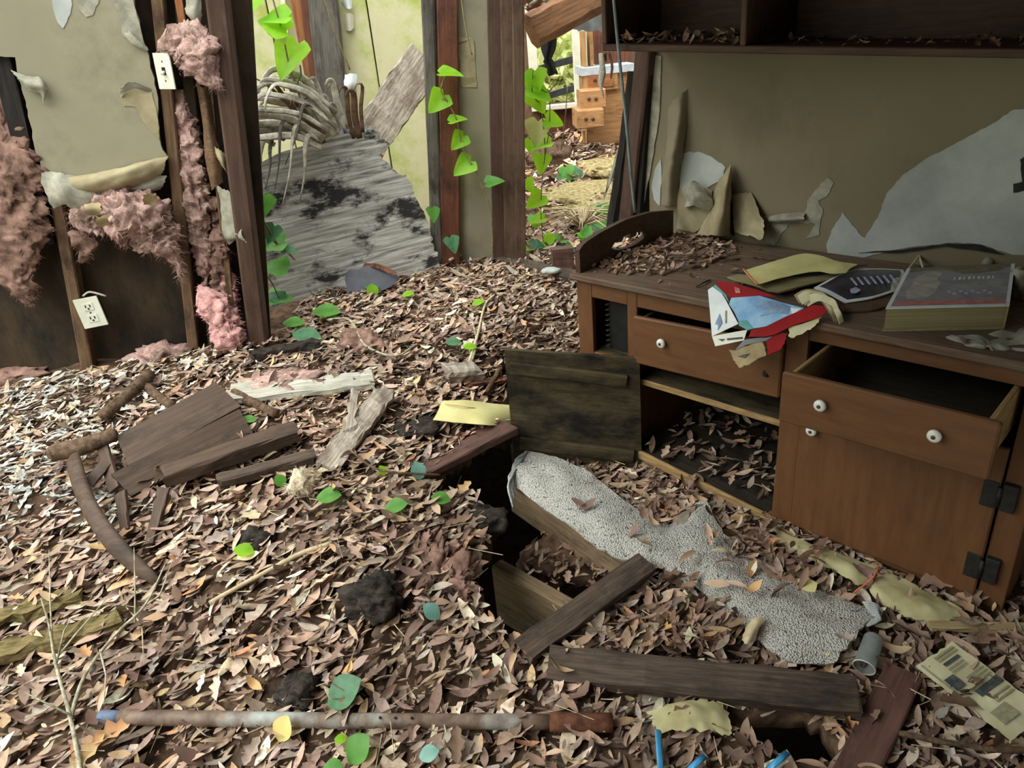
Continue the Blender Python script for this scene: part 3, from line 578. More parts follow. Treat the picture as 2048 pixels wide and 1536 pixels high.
# curved end gallery with a hand slot
def gallery():
    n = 26; vs, fs = [], []; th = .022
    top = lambda v: .742 + np.interp(v, [0, .03, .13, .28, .44, .6], [.085, .105, .122, .134, .127, .10])
    cols = [i / n * .6 for i in range(n + 1)]
    def hole(v):
        a = (v - .30) / .11
        if abs(a) >= 1: return None
        h = .026 * math.sqrt(1 - a * a); return (.79 - h, .79 + h)
    def quad(v0, v1, a0, a1, b0, b1):
        b = len(vs)
        for u in (0, th): vs.extend([DK(u, v0, a0), DK(u, v1, a1), DK(u, v1, b1), DK(u, v0, b0)])
        fs.extend([(b, b + 1, b + 2, b + 3), (b + 7, b + 6, b + 5, b + 4), (b + 3, b + 2, b + 6, b + 7), (b, b + 4, b + 5, b + 1)])
    for v0, v1 in zip(cols[:-1], cols[1:]):
        h0, h1 = hole(v0), hole(v1); mid = .79
        if h0 is None and h1 is None: quad(v0, v1, .742, .742, top(v0), top(v1)); continue
        l0, u0 = h0 or (mid, mid); l1, u1 = h1 or (mid, mid)
        quad(v0, v1, .742, .742, l0, l1); quad(v0, v1, u0, u1, top(v0), top(v1))
    b = len(vs); vs.extend([DK(0, 0, .742), DK(th, 0, .742), DK(th, 0, top(0)), DK(0, 0, top(0)), DK(0, .6, .742), DK(th, .6, .742), DK(th, .6, top(.6)), DK(0, .6, top(.6))])
    fs.extend([(b, b + 1, b + 2, b + 3), (b + 7, b + 6, b + 5, b + 4)])
    o = mk('end_gallery', vs, fs, M['shelf'], desk); fixn(o); return o
gallery()
def knob(c, parent, s=.0165):
    """ceramic knob standing out from the front, with its screw"""
    prof = [(0, .35), (.25, .38), (.5, .75), (.8, 1), (1.15, .98), (1.4, .72), (1.45, .34), (1.38, .0)]
    vs, fs = [], []; n = 14; U, W = DT, Vector((0, 0, 1))
    for d, r in prof:
        for j in range(n):
            a = 2 * math.pi * j / n; vs.append(c - DB * d * s + (U * math.cos(a) + W * math.sin(a)) * r * s)
    for i in range(len(prof) - 1):
        for j in range(n): k = (j + 1) % n; fs.append((i * n + j, i * n + k, (i + 1) * n + k, (i + 1) * n + j))
    o = mk('knob', vs, fs, M['knob'], parent, True); fixn(o)
    tube('screw', [c - DB * s * 1.30, c - DB * s * 1.5], s * .33, M['screw'], o, 10)
# closed left drawer
ld = dbox('drawer', .270, .816, -.022, .0, .462, .641, M['desk'], desk, .005, dz=.018); par(ld, desk)
knob(DP(1327, 684, -.022), ld)
tube('knob_hole', [DP(1533, 747, -.0215), DP(1533, 747, -.023)], .012, M['slot'], ld, 10)
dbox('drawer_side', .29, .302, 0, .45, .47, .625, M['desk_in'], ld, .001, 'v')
# open right drawer
OD = thing('drawer', DK(1.17, 0, .52), None, None); OD.parent = desk; OD.matrix_parent_inverse = Matrix.Translation(desk.location).inverted()
dbox('drawer_front', .912, 1.425, -.222, -.2, .518, .670, M['desk'], desk, .005, dz=.006)
bpy.data.objects.remove(OD)
df = [o for o in COL.objects if o.name.startswith('drawer_front')][0]
dbox('drawer_side', .928, .942, -.2, .28, .535, .664, M['desk_edge'], df, .003, 'v'); dbox('drawer_side', 1.395, 1.409, -.2, .28, .540, .668, M['desk_edge'], df, .003, 'v')
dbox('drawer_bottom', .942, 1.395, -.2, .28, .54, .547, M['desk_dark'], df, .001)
knob(DP(1645, 807, -.222), df); knob(DP(1873, 867, -.222), df)
# right cabinet door, its knob and iron hinges
rd = dbox('cabinet_door', .886, 1.421, -.016, .002, .026, .505, M['desk'], desk, .004, 'z'); knob(DP(1627, 858, -.016), rd)
for z in (.365, .128):
    for du in (-.022, .022): dbox('hinge', 1.423 + du - .017, 1.423 + du + .017, -.019, -.0155 if du < 0 else .001, z - .04, z + .04, M['iron'], desk, .002)
    tube('hinge_pin', [DK(1.423, -.02, z - .028), DK(1.423, -.02, z + .028)], .006, M['iron'], desk)
# left door swung wide open, inner face with two battens
dTL, dBL, dTR, dBR = PX(1008, 700, 2.43), PX(1028, 915, 2.43), PX(1279, 718, 2.345), PX(1284, 940, 2.345)
DNn = (dTR - dTL).cross(dBL - dTL).normalized()
if DNn.y > 0: DNn = -DNn
od = slab('cabinet_door', [dTL, dTR, dBR, dBL], .02, DNn, M['desk_in'], desk, local=(dTR - dTL))
def dfp(px, py, off=0.0): return PP(px, py, dTL + DNn * off, DNn)
beam('batten', dfp(1020, 735, .009), dfp(1253, 762, .009), .045, .018, DNn, M['desk_in'], od, wob=.001)
beam('batten', dfp(1040, 886, .009), dfp(1267, 912, .009), .05, .018, DNn, M['desk_in'], od, wob=.001)
# spiral notebook standing in the slot
nb = thing('spiral_notebook', DK(.15, .1, .44), 'black spiral notebook upright in the desk slot', 'notebook')
dbox('cover', .10, .225, .06, .30, .442, .650, M['black_cover'], nb, .002)
for i in range(10):
    z = .455 + i * .0205; c = DK(.098, .055, z)
    tube('ring', [c + DT * .008 * math.cos(a) + DB * .008 * math.sin(a) for a in np.linspace(0, 6.28, 9)], .0018, M['screw'], nb, 5)

# wall shelf over the desk
sh = thing('wall_shelf', DK(.5, .6, 1.43), 'dark open wall shelf with dividers hanging over the desk', 'shelf')
SV0, SV1 = .30, .648; sz = lambda u: 1.466 - .061 * (u + .08)
def sb(name, u0, u1, z0, z1, v0=SV0, v1=SV1, axis='u', mat='shelf'):
    zz = (sz(u0) + sz(u1)) / 2 - 1.44; return dbox(name, u0, u1, v0, v1, z0 + zz, z1 + zz, M[mat], sh, .003, axis, dz=(sz(u1) - sz(u0)) if axis == 'u' else 0)
sb('bottom_board', -.085, 1.75, 1.440, 1.462); sb('top_board', -.085, 1.75, 1.88, 1.90); sb('back_panel', -.085, 1.75, 1.45, 1.89, .636, .648)
for u in (-.085, .452, 1.73): sb('side_panel' if u in (-.085, 1.73) else 'divider', u, u + .02, 1.462, 1.88, axis='z')
# ================================================================ things in the left wall
def plate(name, pts, label, kind):
    """cover plate on the left wall: pts are its four corners in the wall plane"""
    c = sum(pts, Vector()) / 4; N = (pts[1] - pts[0]).cross(pts[3] - pts[0]).normalized()
    if N.y > 0: N = -N
    t = thing(name, c, label, kind); X = ((pts[1] - pts[0]) + (pts[2] - pts[3])).normalized(); Yv = N.cross(X)
    W = (pts[1] - pts[0]).length; Hh = (pts[3] - pts[0]).length
    beam('cover_plate', c - Yv * Hh / 2, c + Yv * Hh / 2, W, .007, N, M['plate'], t, wob=0, ch=.3)
    beam('box', c - Yv * Hh * .42 - N * .03, c + Yv * Hh * .42 - N * .03, W * .75, .05, N, M['slot'], t, wob=0)
    def dot(a, b, wx, hy, mat, nm, d=.0045):
        q = c + X * a * W + Yv * b * Hh; beam(nm, q - Yv * hy * Hh / 2 + N * d, q + Yv * hy * Hh / 2 + N * d, wx * W, .003, N, M[mat], t, wob=0)
    if kind == 'switch':
        dot(0, 0, .22, .22, 'slot', 'toggle_slot', .0025); q = c + N * .004
        beam('toggle', q - Yv * .002, q + N * .014 - Yv * .010, .009, .008, Yv, M['plate'], t, wob=0)
        for b in (-.27, .27): dot(0, b, .07, .05, 'screw', 'screw', .003)
    else:
        for b in (-.2, .2):
            dot(0, b, .42, .24, 'plate', 'socket', .004)
            for a in (-.09, .09): dot(a, b + .03, .045, .08, 'slot', 'slot', .0055)
            dot(0, b - .06, .07, .045, 'slot', 'slot', .0055)
        dot(0, 0, .07, .05, 'screw', 'screw', .003)
    return t
plate('light_switch', [PW(302, 106, .05), PW(336, 108, .075), PW(364, 176, .075), PW(313, 178, .045)], 'white light switch plate hanging out of the torn left wall', 'switch')
plate('wall_outlet', [PW(150, 600, .03), PW(198, 590, .03), PW(212, 650, .035), PW(166, 658, .03)], 'ivory double power outlet low on a bare stud', 'outlet')
tube('wire_stub', curve_pts([PW(166, 592, .02), PW(180, 584, .03), PW(212, 592, .04)], 8), .004, M['bleached'])['label'] = 'short bent wire stub above the power outlet'
bpy.data.objects['wire_stub']['category'] = 'wire'
def batt(px, label, mat='pink', name='insulation_batt', fuzz=300, **k):
    """px rows: (x, y, off from wall, half width px, depth m)"""
    path = [(PW(a, b, o), w * 3.1 / F, d) for a, b, o, w, d in px]
    return setp(fluff(name, path, M[mat], fuzz=fuzz, **k), label, 'insulation')
batt([(318, 98, .02, 16, .03), (350, 88, .05, 36, .04), (385, 96, .06, 44, .05), (405, 128, .07, 36, .05), (432, 168, .08, 13, .03), (440, 182, .08, 5, .02)], 'pale pink insulation bulging out beside the light switch', 'pink', seed=1, sc=26, amp=.45)
batt([(356, 180, -.05, 18, .02), (368, 240, -.03, 27, .03), (372, 310, -.03, 22, .03), (384, 380, -.03, 28, .03), (396, 440, -.03, 20, .03), (402, 500, -.03, 26, .03), (412, 570, -.04, 18, .03)], 'narrow pink insulation strip between stud and post', 'pink', fuzz=350, seed=2, sc=26, amp=.6)
batt([(396, 572, .02, 14, .02), (424, 612, .05, 34, .04), (446, 650, .06, 34, .05), (462, 690, .07, 30, .05), (472, 706, .07, 14, .03)], 'clean bright pink insulation slumped at the foot of the post', 'pink_bright', fuzz=500, seed=3, sc=30, amp=.45)
batt([(448, 530, -.04, 14, .02), (458, 580, -.03, 18, .03), (466, 640, -.03, 14, .02)], 'thin pink insulation sliver tucked against the brown post', 'pink_bright', fuzz=150, seed=13, sc=34, amp=.5)
batt([(140, 440, .02, 26, .03), (190, 432, .05, 40, .05), (235, 425, .06, 46, .06), (280, 435, .07, 50, .06), (318, 475, .07, 36, .05), (348, 512, .06, 16, .03), (366, 560, .05, 6, .012)], 'big dirty pink insulation clump sagging below the torn drywall', 'pink', fuzz=900, seed=4, sc=22, flen=.05, amp=.6)
batt([(140, 462, .0, 14, .02), (170, 494, .0, 18, .02), (164, 525, .0, 10, .02)], 'small brown pink insulation tuft under the sagging clump', 'pink_dirty', fuzz=200, seed=5, amp=.6)
batt([(-70, 100, -.06, 90, .02), (-30, 230, -.05, 80, .03), (-10, 330, -.04, 82, .035), (0, 430, -.03, 76, .04), (24, 520, -.01, 58, .04), (46, 580, 0, 32, .04), (62, 612, 0, 10, .02)], 'long soiled pink insulation batt at the far left of the wall', 'pink_dirty', fuzz=900, seed=6, sc=14, amp=.5)
batt([(425, 395, -.03, 16, .03), (440, 470, -.03, 20, .03), (440, 560, -.03, 16, .03), (452, 620, -.03, 10, .02)], 'yellowed insulation scraps hanging beside the post', 'pink_dirty', fuzz=250, seed=7, sc=36, amp=.7)
batt([(385, 230, -.03, 10, .02), (398, 330, -.03, 12, .02), (412, 420, -.03, 13, .02)], 'crumbled tan wall filling next to the narrow pink strip', 'stud', fuzz=150, seed=8, sc=50, amp=.8)
# shreds of paper on the batts
for i, (px, py, s_) in enumerate([(185, 420, 26), (205, 445, 20), (300, 400, 22), (245, 470, 16)]):
    a = random.uniform(-.5, .5)
    setp(loft('paper_shred', [[PW(px + s_ * (c - .5) * 1.3, py + s_ * (r - .5) + a * c * 10, .16 + .02 * math.sin(3 * r + i)) for c in (0, .5, 1)] for r in (0, .5, 1)], M['cardboard'], th=.001, sub=1, crump=.006, ragged=.006, seed=i),
         ['tan paper shred on the left side of the sagging insulation', 'lower tan paper shred on the sagging insulation', 'tan paper shred under the drywall flap at right', 'small tan shred at the bottom of the sagging insulation'][i], 'paper')

# ================================================================ behind the left doorway
PL_BL, PL_BR = G(545, 612), G(880, 546); PL_T = PX(640, 280, (PL_BL.y + PL_BR.y) / 2 + .22)
PLN = (PL_BR - PL_BL).cross(PL_T - PL_BL).normalized()
if PLN.y > 0: PLN = -PLN
def PLP(px, py, off=0.0): return PP(px, py, PL_BL + PLN * off, PLN)
edge = jag([(745, 255), (778, 288), (752, 310), (790, 340), (812, 350), (835, 400), (852, 440), (868, 490), (880, 545)], 6, 5, 3, closed=False)
setp(slab('plywood_sheet', [PLP(*q) for q in ([(512, 330), (560, 305), (690, 268)] + edge + [(880, 552), (800, 575), (690, 606), (545, 622)])], .014, PLN, M['ply'], local=PLP(840, 380) - PLP(540, 450)), 'large weathered grey plywood sheet leaning in the left doorway', 'plywood')
pc = [PX(735, 285, 4.12), PX(850, 118, 4.3)]
setp(beam('weathered_board', pc[0], pc[1], .21, .03, (0, -1, .2), M['driftwood'], wob=.007, jag=.035, seg=12), 'wide pale driftwood board propped diagonally behind the plywood', 'board')
# dead palm frond: curled leaflets fanning over the plywood
fr = thing('palm_frond', PX(640, 300, 3.95), 'dead curled palm frond heaped on top of the plywood', 'palm frond')
rr = random.Random(5)
def leaflet(path, wpx, mat='frond', Y0=3.85):
    n = len(path); pts = curve_pts([PX(a, b, Y0 + c) for a, b, c in path], 14)
    rad = [wpx * 1.35 * Y0 / F * .5 * (.75 + .25 * math.sin(i * .35)) * (1 - .55 * (i / 14) ** 2) for i in range(15)]
    tube('leaflet', pts, rad, M[mat], fr, 6, flat=.16, nrm=(rr.uniform(-.6, .6), -1, rr.uniform(-.2, .9)))
for i in range(30):                                   # arching to the left and hooking down
    t = i / 29; bx, by = 640 + 30 * t + rr.uniform(-12, 12), 290 - 60 * t + rr.uniform(-12, 12); hx, hy = 560 - 45 * (1 - t) + rr.uniform(-14, 14), 150 + 115 * (1 - t) + rr.uniform(-12, 12)
    ex = hx - rr.uniform(26, 60); ey = hy + rr.uniform(18, 60); dz = rr.uniform(-.12, .12)
    leaflet([(bx, by, dz), ((bx + hx) / 2 + 6, (by + hy) / 2 - 14, dz - .03), (hx, hy, dz - .06), ((hx + ex) / 2 - 4, hy + 4, dz - .09), (ex, ey, dz - .11), (ex + 4, ey + rr.uniform(8, 30), dz - .11)], rr.uniform(6, 12))
for i in range(16):                                   # upright brown ones, tips bent over
    bx, by = 630 + i * 6 + rr.uniform(-8, 8), 268 + rr.uniform(-10, 12); tx, ty = bx - 75 + i * 4.5 + rr.uniform(-12, 12), 160 + rr.uniform(-5, 55); dz = rr.uniform(-.08, .14)
    leaflet([(bx, by, dz), ((bx + tx) / 2 - 4, (by + ty) / 2, dz), (tx, ty, dz), (tx - 10, ty - 6, dz - .02), (tx - 16, ty + 5, dz - .03)], rr.uniform(6, 11), rr.choice(['frond_dark', 'frond_dark', 'frond']))
for x0, y0, x1, y1 in [(560, 260, 545, 400), (585, 270, 565, 410), (610, 290, 600, 400), (540, 290, 530, 380), (600, 230, 570, 330), (520, 300, 512, 350)]:
    leaflet([(x0 + 30, y0 - 10, -.1), (x0 + 8, y0 - 20, -.14), (x0, y0 + 8, -.17), ((x0 + x1) / 2 + 5, (y0 + y1) / 2, -.18), (x1, y1, -.16)], rr.uniform(6, 9), rr.choice(['frond', 'grey_post']))
leaflet([(655, 275, 0), (640, 230, -.02), (612, 175, -.02), (600, 150, -.02)], 12, 'frond')
leaflet([(650, 285, -.05), (600, 230, -.06), (540, 175, -.07), (508, 155, -.07)], 7, 'frond_dark')
setp(loft('paper_tag', [[PX(690, 150, 4.1), PX(700, 147, 4.08), PX(714, 148, 4.1)], [PX(688, 168, 4.08), PX(702, 170, 4.05), PX(713, 170, 4.08)], [PX(692, 186, 4.1), PX(703, 188, 4.08), PX(713, 188, 4.1)]], M['white_card'], sub=1, crump=.004, ragged=.004), 'small white paper tag caught above the palm frond', 'tag')
setp(loft('plastic_scrap', [[PX(676, 262, 4.02), PX(690, 240, 4.0), PX(712, 234, 4.05), PX(724, 246, 4.05)], [PX(690, 272, 3.98), PX(702, 258, 3.95), PX(718, 254, 3.98), PX(732, 262, 4.0)], [PX(700, 278, 3.98), PX(712, 272, 3.96), PX(726, 270, 3.98), PX(738, 268, 4.0)]], M['bluecap'], sub=1, crump=.02, ragged=.01), 'crumpled dark blue plastic scrap beside the driftwood board', 'plastic')
setp(slab('shingle_piece', [PP(*q, G(745, 585) + Vector((0, -.05, 0)), Vector((0, -1, .5))) for q in jag([(690, 545), (742, 530), (788, 540), (800, 560), (765, 582), (692, 592)], 4, 3, 2)], .006, Vector((0, -1, .5)), M['navy']), 'dark slate-coloured shingle scrap at the foot of the plywood', 'shingle')
setp(loft('bark_strip', [[G(728, 534, .12), G(760, 538, .13), G(790, 552, .11)], [G(732, 526, .14), G(765, 530, .15), G(796, 546, .12)]], M['rust'], th=.003, sub=1, crump=.008, ragged=.006), 'reddish brown bark strip over the slate shingle', 'bark')

# vines ------------------------------------------------------------
def heart(px, py, Y, size, ang, mat, parent, tilt=(0, 0), name='leaf', label=None, oval=False, fold=.25):
    """heart-shaped leaf, size px long; ang = direction of the tip in the picture, degrees clockwise from right"""
    L = size * Y / F; n = 9; vs, fs = [], []
    for i in range(n + 1):
        t = i / n
        w = (.42 * math.sin(math.pi * min(1, t * .98 + .02)) ** .8 if oval else .62 * (max(0, 1 - t) ** .75) * (min(1, t * 5 + .35) ** .6)) 
        x = t if oval else (t - (.14 if i == 0 else 0) * 0)
        for s in (-1, -.5, 0, .5, 1):
            back = 0 if oval else -.16 * (1 - abs(abs(s) - .55)) * (1 - t) ** 3 * (1 if s else .0)
            vs.append(Vector((x + back, s * w, fold * abs(s) * w - .18 * (t - .4) ** 2)))
    for i in range(n):
        for j in range(4): fs.append((i * 5 + j, i * 5 + j + 1, i * 5 + j + 6, i * 5 + j + 5))
    a = math.radians(ang); X = (CRIGHT * math.cos(a) - CUP * math.sin(a)); N = (-CFWD + CRIGHT * tilt[0] + CUP * tilt[1]); N = (N - X * N.dot(X)).normalized(); Yv = N.cross(X)
    c = PX(px, py, Y) - X * L * .45
    m = Matrix(((X.x * L, Yv.x * L, N.x * L, c.x), (X.y * L, Yv.y * L, N.y * L, c.y), (X.z * L, Yv.z * L, N.z * L, c.z), (0, 0, 0, 1)))
    o = mk(name, [m @ v for v in vs], fs, M[mat], parent, smooth=True)
    if label: setp(o, label)
    return o
def vine(stems, leaves, label, Y, rad=.004):
    p0 = PX(stems[0][-1][0], stems[0][-1][1], Y); t = thing('vine', p0, label, 'vine')
    for s in stems: tube('stem', curve_pts([PX(q[0], q[1], Y + (q[2] if len(q) > 2 else 0)) for q in s], 4 * len(s)), rad, M['vine'], t, 6)
    for l in leaves: heart(l[0], l[1], Y + (l[6] if len(l) > 6 else 0), l[2], l[3], l[4], t, tilt=(l[5] if len(l) > 5 else (0, 0)))
    return t
vine([[(535, -40), (552, 20), (566, 70), (578, 130), (590, 165), (600, 200), (596, 240), (600, 270)], [(600, 130), (602, 150), (596, 165), (600, 180), (618, 190), (632, 196), (640, 215)], [(618, 190), (606, 200), (598, 205)], [(566, 70), (556, 60)], [(640, -30), (662, 40), (684, 100), (700, 140)]],
     [(498, 2, 62, 110, 'lime'), (546, 50, 56, 200, 'lime', (.3, .2)), (552, 36, 48, 170, 'lime', (.2, .5)), (578, 120, 72, 115, 'lime', (-.2, .1)), (560, 70, 34, 60, 'paleleaf')], 'bright lime vine hanging in front of the pale panelled wall', 3.75)
vine([[(920, -20), (932, 60), (944, 110)], [(890, 150), (882, 180), (893, 200), (905, 222), (915, 245), (922, 285), (932, 310), (950, 340), (965, 375), (978, 410), (984, 450), (985, 505)], [(893, 200), (884, 196)], [(932, 290), (926, 282)], [(950, 330), (940, 328)], [(965, 378), (976, 368)]],
     [(902, 148, 44, 5, 'lime', (.2, .9)), (874, 206, 44, 130, 'lime', (.5, .3)), (916, 240, 34, 350, 'lime', (.1, .9)), (916, 284, 36, 130, 'lime', (.6, .4)), (926, 335, 44, 140, 'lime', (.5, .5)), (990, 364, 36, 350, 'green', (.3, .8)), (866, 430, 30, 80, 'green', (.6, 0)), (905, 490, 34, 70, 'bluegreen', (.3, .3))], 'slender lime-leaved vine climbing the middle wall stub', 3.85, .0035)
vine([[(1066, 140), (1064, 180), (1072, 200), (1082, 215), (1090, 300), (1085, 350), (1082, 420), (1085, 470), (1092, 520)], [(1060, 170), (1080, 178), (1096, 184), (1110, 170), (1130, 165)], [(1100, 200), (1098, 260), (1090, 310)], [(1135, 175), (1130, 240), (1122, 300)]],
     [(1074, 160, 40, 80, 'lime'), (1056, 164, 30, 80, 'lime'), (1080, 188, 46, 30, 'lime', (.2, .3)), (1076, 204, 46, 60, 'lime'), (1108, 243, 36, 20, 'lime', (-.3, .2)), (1074, 266, 50, 95, 'paleleaf'), (1080, 290, 44, 160, 'lime', (0, .8)), (1060, 292, 26, 90, 'lime'), (1082, 328, 38, 95, 'lime', (.2, .1)), (1070, 402, 40, 140, 'lime', (.3, .2)), (1058, 372, 28, 60, 'lime'), (1074, 440, 32, 160, 'lime', (0, .7))], 'lime-leaved vine dangling in the right doorway', 4.15, .003)
vine([[(505, 350), (512, 400), (530, 450), (545, 480), (570, 500), (590, 520)], [(520, 430), (540, 462), (556, 490)], [(510, 530), (540, 560), (560, 600)]],
     [(507, 360, 26, 90, 'lime'), (522, 415, 52, 100, 'green', (.2, 0)), (516, 432, 40, 70, 'lime', (.3, 0)), (543, 468, 38, 110, 'bluegreen', (.2, .4)), (545, 490, 54, 160, 'green', (0, .6)), (582, 502, 32, 10, 'bluegreen', (0, .9)), (548, 536, 54, 185, 'green', (0, .7)), (560, 598, 54, 0, 'green', (0, .9)), (550, 594, 36, 200, 'bluegreen', (0, .7)), (512, 480, 36, 80, 'lime', (.4, 0))], 'leafy green vine trailing along the brown post and plywood edge', 3.3, .0035)
# ================================================================ doorway at the right, next room
setp(beam('roof_beam', PX(1062, 62, 4.12), PX(1260, -42, 4.45), .17, .09, (0, -1, .1), M['beamwood'], wob=.005, seg=10, ch=.35), 'thick brown roof beam fallen across the right doorway', 'beam')
setp(loft('tar_paper_flap', [[PX(1074, 58, 4.25), PX(1098, 52, 4.25), PX(1116, 48, 4.26)], [PX(1082, 92, 4.24), PX(1100, 92, 4.2), PX(1114, 90, 4.24)], [PX(1086, 116, 4.24), PX(1096, 120, 4.21), PX(1106, 116, 4.24)], [PX(1092, 136, 4.24), PX(1102, 138, 4.21), PX(1116, 144, 4.24)], [PX(1094, 146, 4.24), PX(1100, 152, 4.22), PX(1106, 148, 4.24)]], M['tar'], sub=1, crump=.01, ragged=.012), 'black tar paper flap hanging below the fallen beam', 'paper')
setp(loft('metal_sheet', [[PX(1140, 24, 4.36), PX(1170, 4, 4.42), PX(1212, -24, 4.48)], [PX(1148, 50, 4.37), PX(1180, 34, 4.42), PX(1212, 24, 4.48)], [PX(1156, 66, 4.37), PX(1184, 60, 4.42), PX(1212, 68, 4.48)]], M['metal'], sub=1, crump=.012, ragged=.014), 'pale grey torn sheet of roofing metal behind the beam', 'metal sheet')
for i, (pts, lab) in enumerate([([(1202, 106), (1205, 140), (1201, 170), (1208, 196)], 'long pale rotten splinter hanging under the wall shelf end'), ([(1218, 104), (1224, 130), (1222, 158)], 'pinkish splinter hanging next to the cable'), ([(1210, 104), (1212, 124)], 'short pink splinter between two hanging splinters')]):
    setp(tube('hanging_splinter', curve_pts([PX(a, b, 3.1) for a, b in pts], 8), [.014, .016, .015, .014, .013, .011, .009, .006, .002] if i == 0 else [.008, .009, .009, .008, .008, .007, .006, .004, .002], M['bleached'] if i == 0 else M['pink_dirty'], None, 7, flat=.4, wob=.25), lab, 'splinter')
setp(tube('hanging_cable', curve_pts([DP(1222, -60, .27), DP(1236, 90, .27), DP(1252, 240, .3), DP(1262, 350, .33), DP(1270, 425, .36)], 20), .0055, M['cable'], None, 8), 'thin grey cable hanging in front of the shelf end', 'cable')
# chest with drawers half pulled out
YC = 7.6
bu = thing('chest_of_drawers', PX(1205, 280, YC + .2), 'honey pine chest with three pulled-out drawers in the next room', 'chest')
def bbox(name, px0, px1, py0, py1, y0, y1, mat, parent, g='x'):
    a, b = PX(px0, py0, y0), PX(px1, py1, y0); x0, x1, z1, z0 = a.x, b.x, a.z, b.z
    return beam(name, Vector((x0, (y0 + y1) / 2, (z0 + z1) / 2)), Vector((x1, (y0 + y1) / 2, (z0 + z1) / 2)), z1 - z0, y1 - y0, (0, -1, 0), mat, parent, wob=.001, ch=.06) if g == 'x' else \
        beam(name, Vector(((x0 + x1) / 2, (y0 + y1) / 2, z0)), Vector(((x0 + x1) / 2, (y0 + y1) / 2, z1)), x1 - x0, y1 - y0, (0, -1, 0), mat, parent, wob=.001, ch=.06)
bbox('body', 1170, 1262, 146, 290, YC, YC + .5, M['bureau'], bu)
bbox('top', 1164, 1268, 136, 143, YC - .06, YC + .5, M['metal'], bu)
d1 = bbox('drawer', 1168, 1236, 146, 178, YC - .05, YC + .01, M['bureau'], bu); bbox('drawer_panel', 1176, 1228, 152, 172, YC - .06, YC - .045, M['orange_wood'], d1)
d2 = bbox('drawer', 1160, 1212, 182, 216, YC - .28, YC + .01, M['bureau'], bu); d3 = bbox('drawer', 1154, 1208, 222, 254, YC - .42, YC + .01, M['bureau'], bu)
for d, px, py, y in [(d1, 1196, 160, YC - .065), (d2, 1184, 198, YC - .29), (d3, 1178, 238, YC - .43)]:
    for k in (-6, 8): q = PX(px + k, py, y); tube('knot', [q, q + Vector((0, -.004, 0))], .018, M['casing'], d, 8)
bbox('hutch_post', 1166, 1174, 62, 137, YC + .02, YC + .3, M['bureau'], bu, 'z'); bbox('hutch_post', 1178, 1188, 62, 137, YC + .1, YC + .3, M['bureau'], bu, 'z'); bbox('hutch_back', 1188, 1262, 62, 137, YC + .3, YC + .34, M['casing_red'], bu, 'z')
bbox('leg', 1166, 1172, 262, 300, YC - .02, YC + .05, M['bureau'], bu, 'z'); bbox('leg', 1250, 1258, 262, 310, YC - .02, YC + .05, M['bureau'], bu, 'z')
setp(beam('wood_block', G(1126, 538, .02), G(1126, 538, .02) + Vector((0, 0, .115)), .115, .06, (0, -1, 0), M['plank_red'], None, wob=.002), 'square reddish wood block on the sill of the right doorway', 'block')
setp(lump('plaster_lump', G(1102, 541, .055), .05, .03, .016, M['gypsum'], amp=.4, sc=40, sub=3), 'white plaster crumb on the doorway sill', 'plaster')
for i, (px, py, rx, ry, rz, mat, lab) in enumerate([(1180, 395, .4, .5, .07, 'mossy', 'low yellow mossy mound in the next room'), (1100, 320, .22, .3, .16, 'soil', 'dark soil heap beside the vine in the right doorway'), (1210, 335, .3, .4, .06, 'mossy', 'mossy hump near the chest of drawers'), (1070, 300, .1, .12, .12, 'gypsum', 'rounded grey-white rubble chunk by the door casing')]):
    setp(lump('rubble_mound', G(px, py, .0), rx, ry, rz, M[mat], amp=.5, sc=6, seed=i), lab, 'mound')
# tuft of dry straw and seedlings
ds = thing('dry_straw_tuft', G(1165, 452), 'dry pinkish straw tuft spread on the next room floor', 'straw'); rr = random.Random(8); c0 = G(1165, 452, .03)
for i in range(46):
    a = rr.uniform(0, 6.28); L = rr.uniform(.12, .3); q = c0 + Vector((math.cos(a) * L, math.sin(a) * L * 1.3, rr.uniform(0, .14)))
    tube('straw', [c0, (c0 + q) / 2 + Vector((0, 0, .05)), q], [.006, .005, .002], M['stalk'], ds, 4)
rr = random.Random(9)
SEED = []
for px, py, lab in [(1075, 500, 'seedling at the foot of the right door casing'), (1105, 488, 'seedling between the casing and the wood block'), (1140, 505, 'seedling just behind the square wood block'), (1170, 480, 'seedling in front of the dry straw tuft'), (1200, 466, 'seedling beside the curved end of the desk'), (1085, 455, 'small seedling under the dangling lime vine'), (1205, 428, 'seedling right of the dry straw tuft'), (1135, 358, 'seedling on the mossy mound in the next room')]:
    p = G(px, py); t = thing('seedling', p, lab, 'seedling', 'green seedlings in the right doorway')
    for k in range(5):
        heart(px + rr.uniform(-12, 12), py - rr.uniform(4, 16), p.y - .02 + rr.uniform(-.05, .05), rr.uniform(18, 32), rr.uniform(0, 360), rr.choice(['lime', 'green', 'green', 'bluegreen']), t, tilt=(rr.uniform(-.5, .5), rr.uniform(.5, 2)))
    tube('stem', [p, p + Vector((0, 0, .06))], .003, M['vine'], t, 5)
# twigs lodged above the beam
th_ = thing('twig_heap', PX(1075, 20, 4.5), 'tangle of pale twigs lodged above the fallen beam', 'twigs')
for i in range(26):
    a, b = rr.uniform(1046, 1130), rr.uniform(-30, 34); q = rr.uniform(0, 6.28)
    tube('twig', [PX(a, b, 4.5), PX(a + 16 * math.cos(q), b + 12 * math.sin(q), 4.45)], rr.uniform(.006, .016), M['twig'] if i % 3 else M['rust'], th_, 5)
beam('cross_piece', PX(1046, -10, 4.55), PX(1110, 40, 4.55), .1, .04, (0, -1, 0), M['casing_red'], th_)
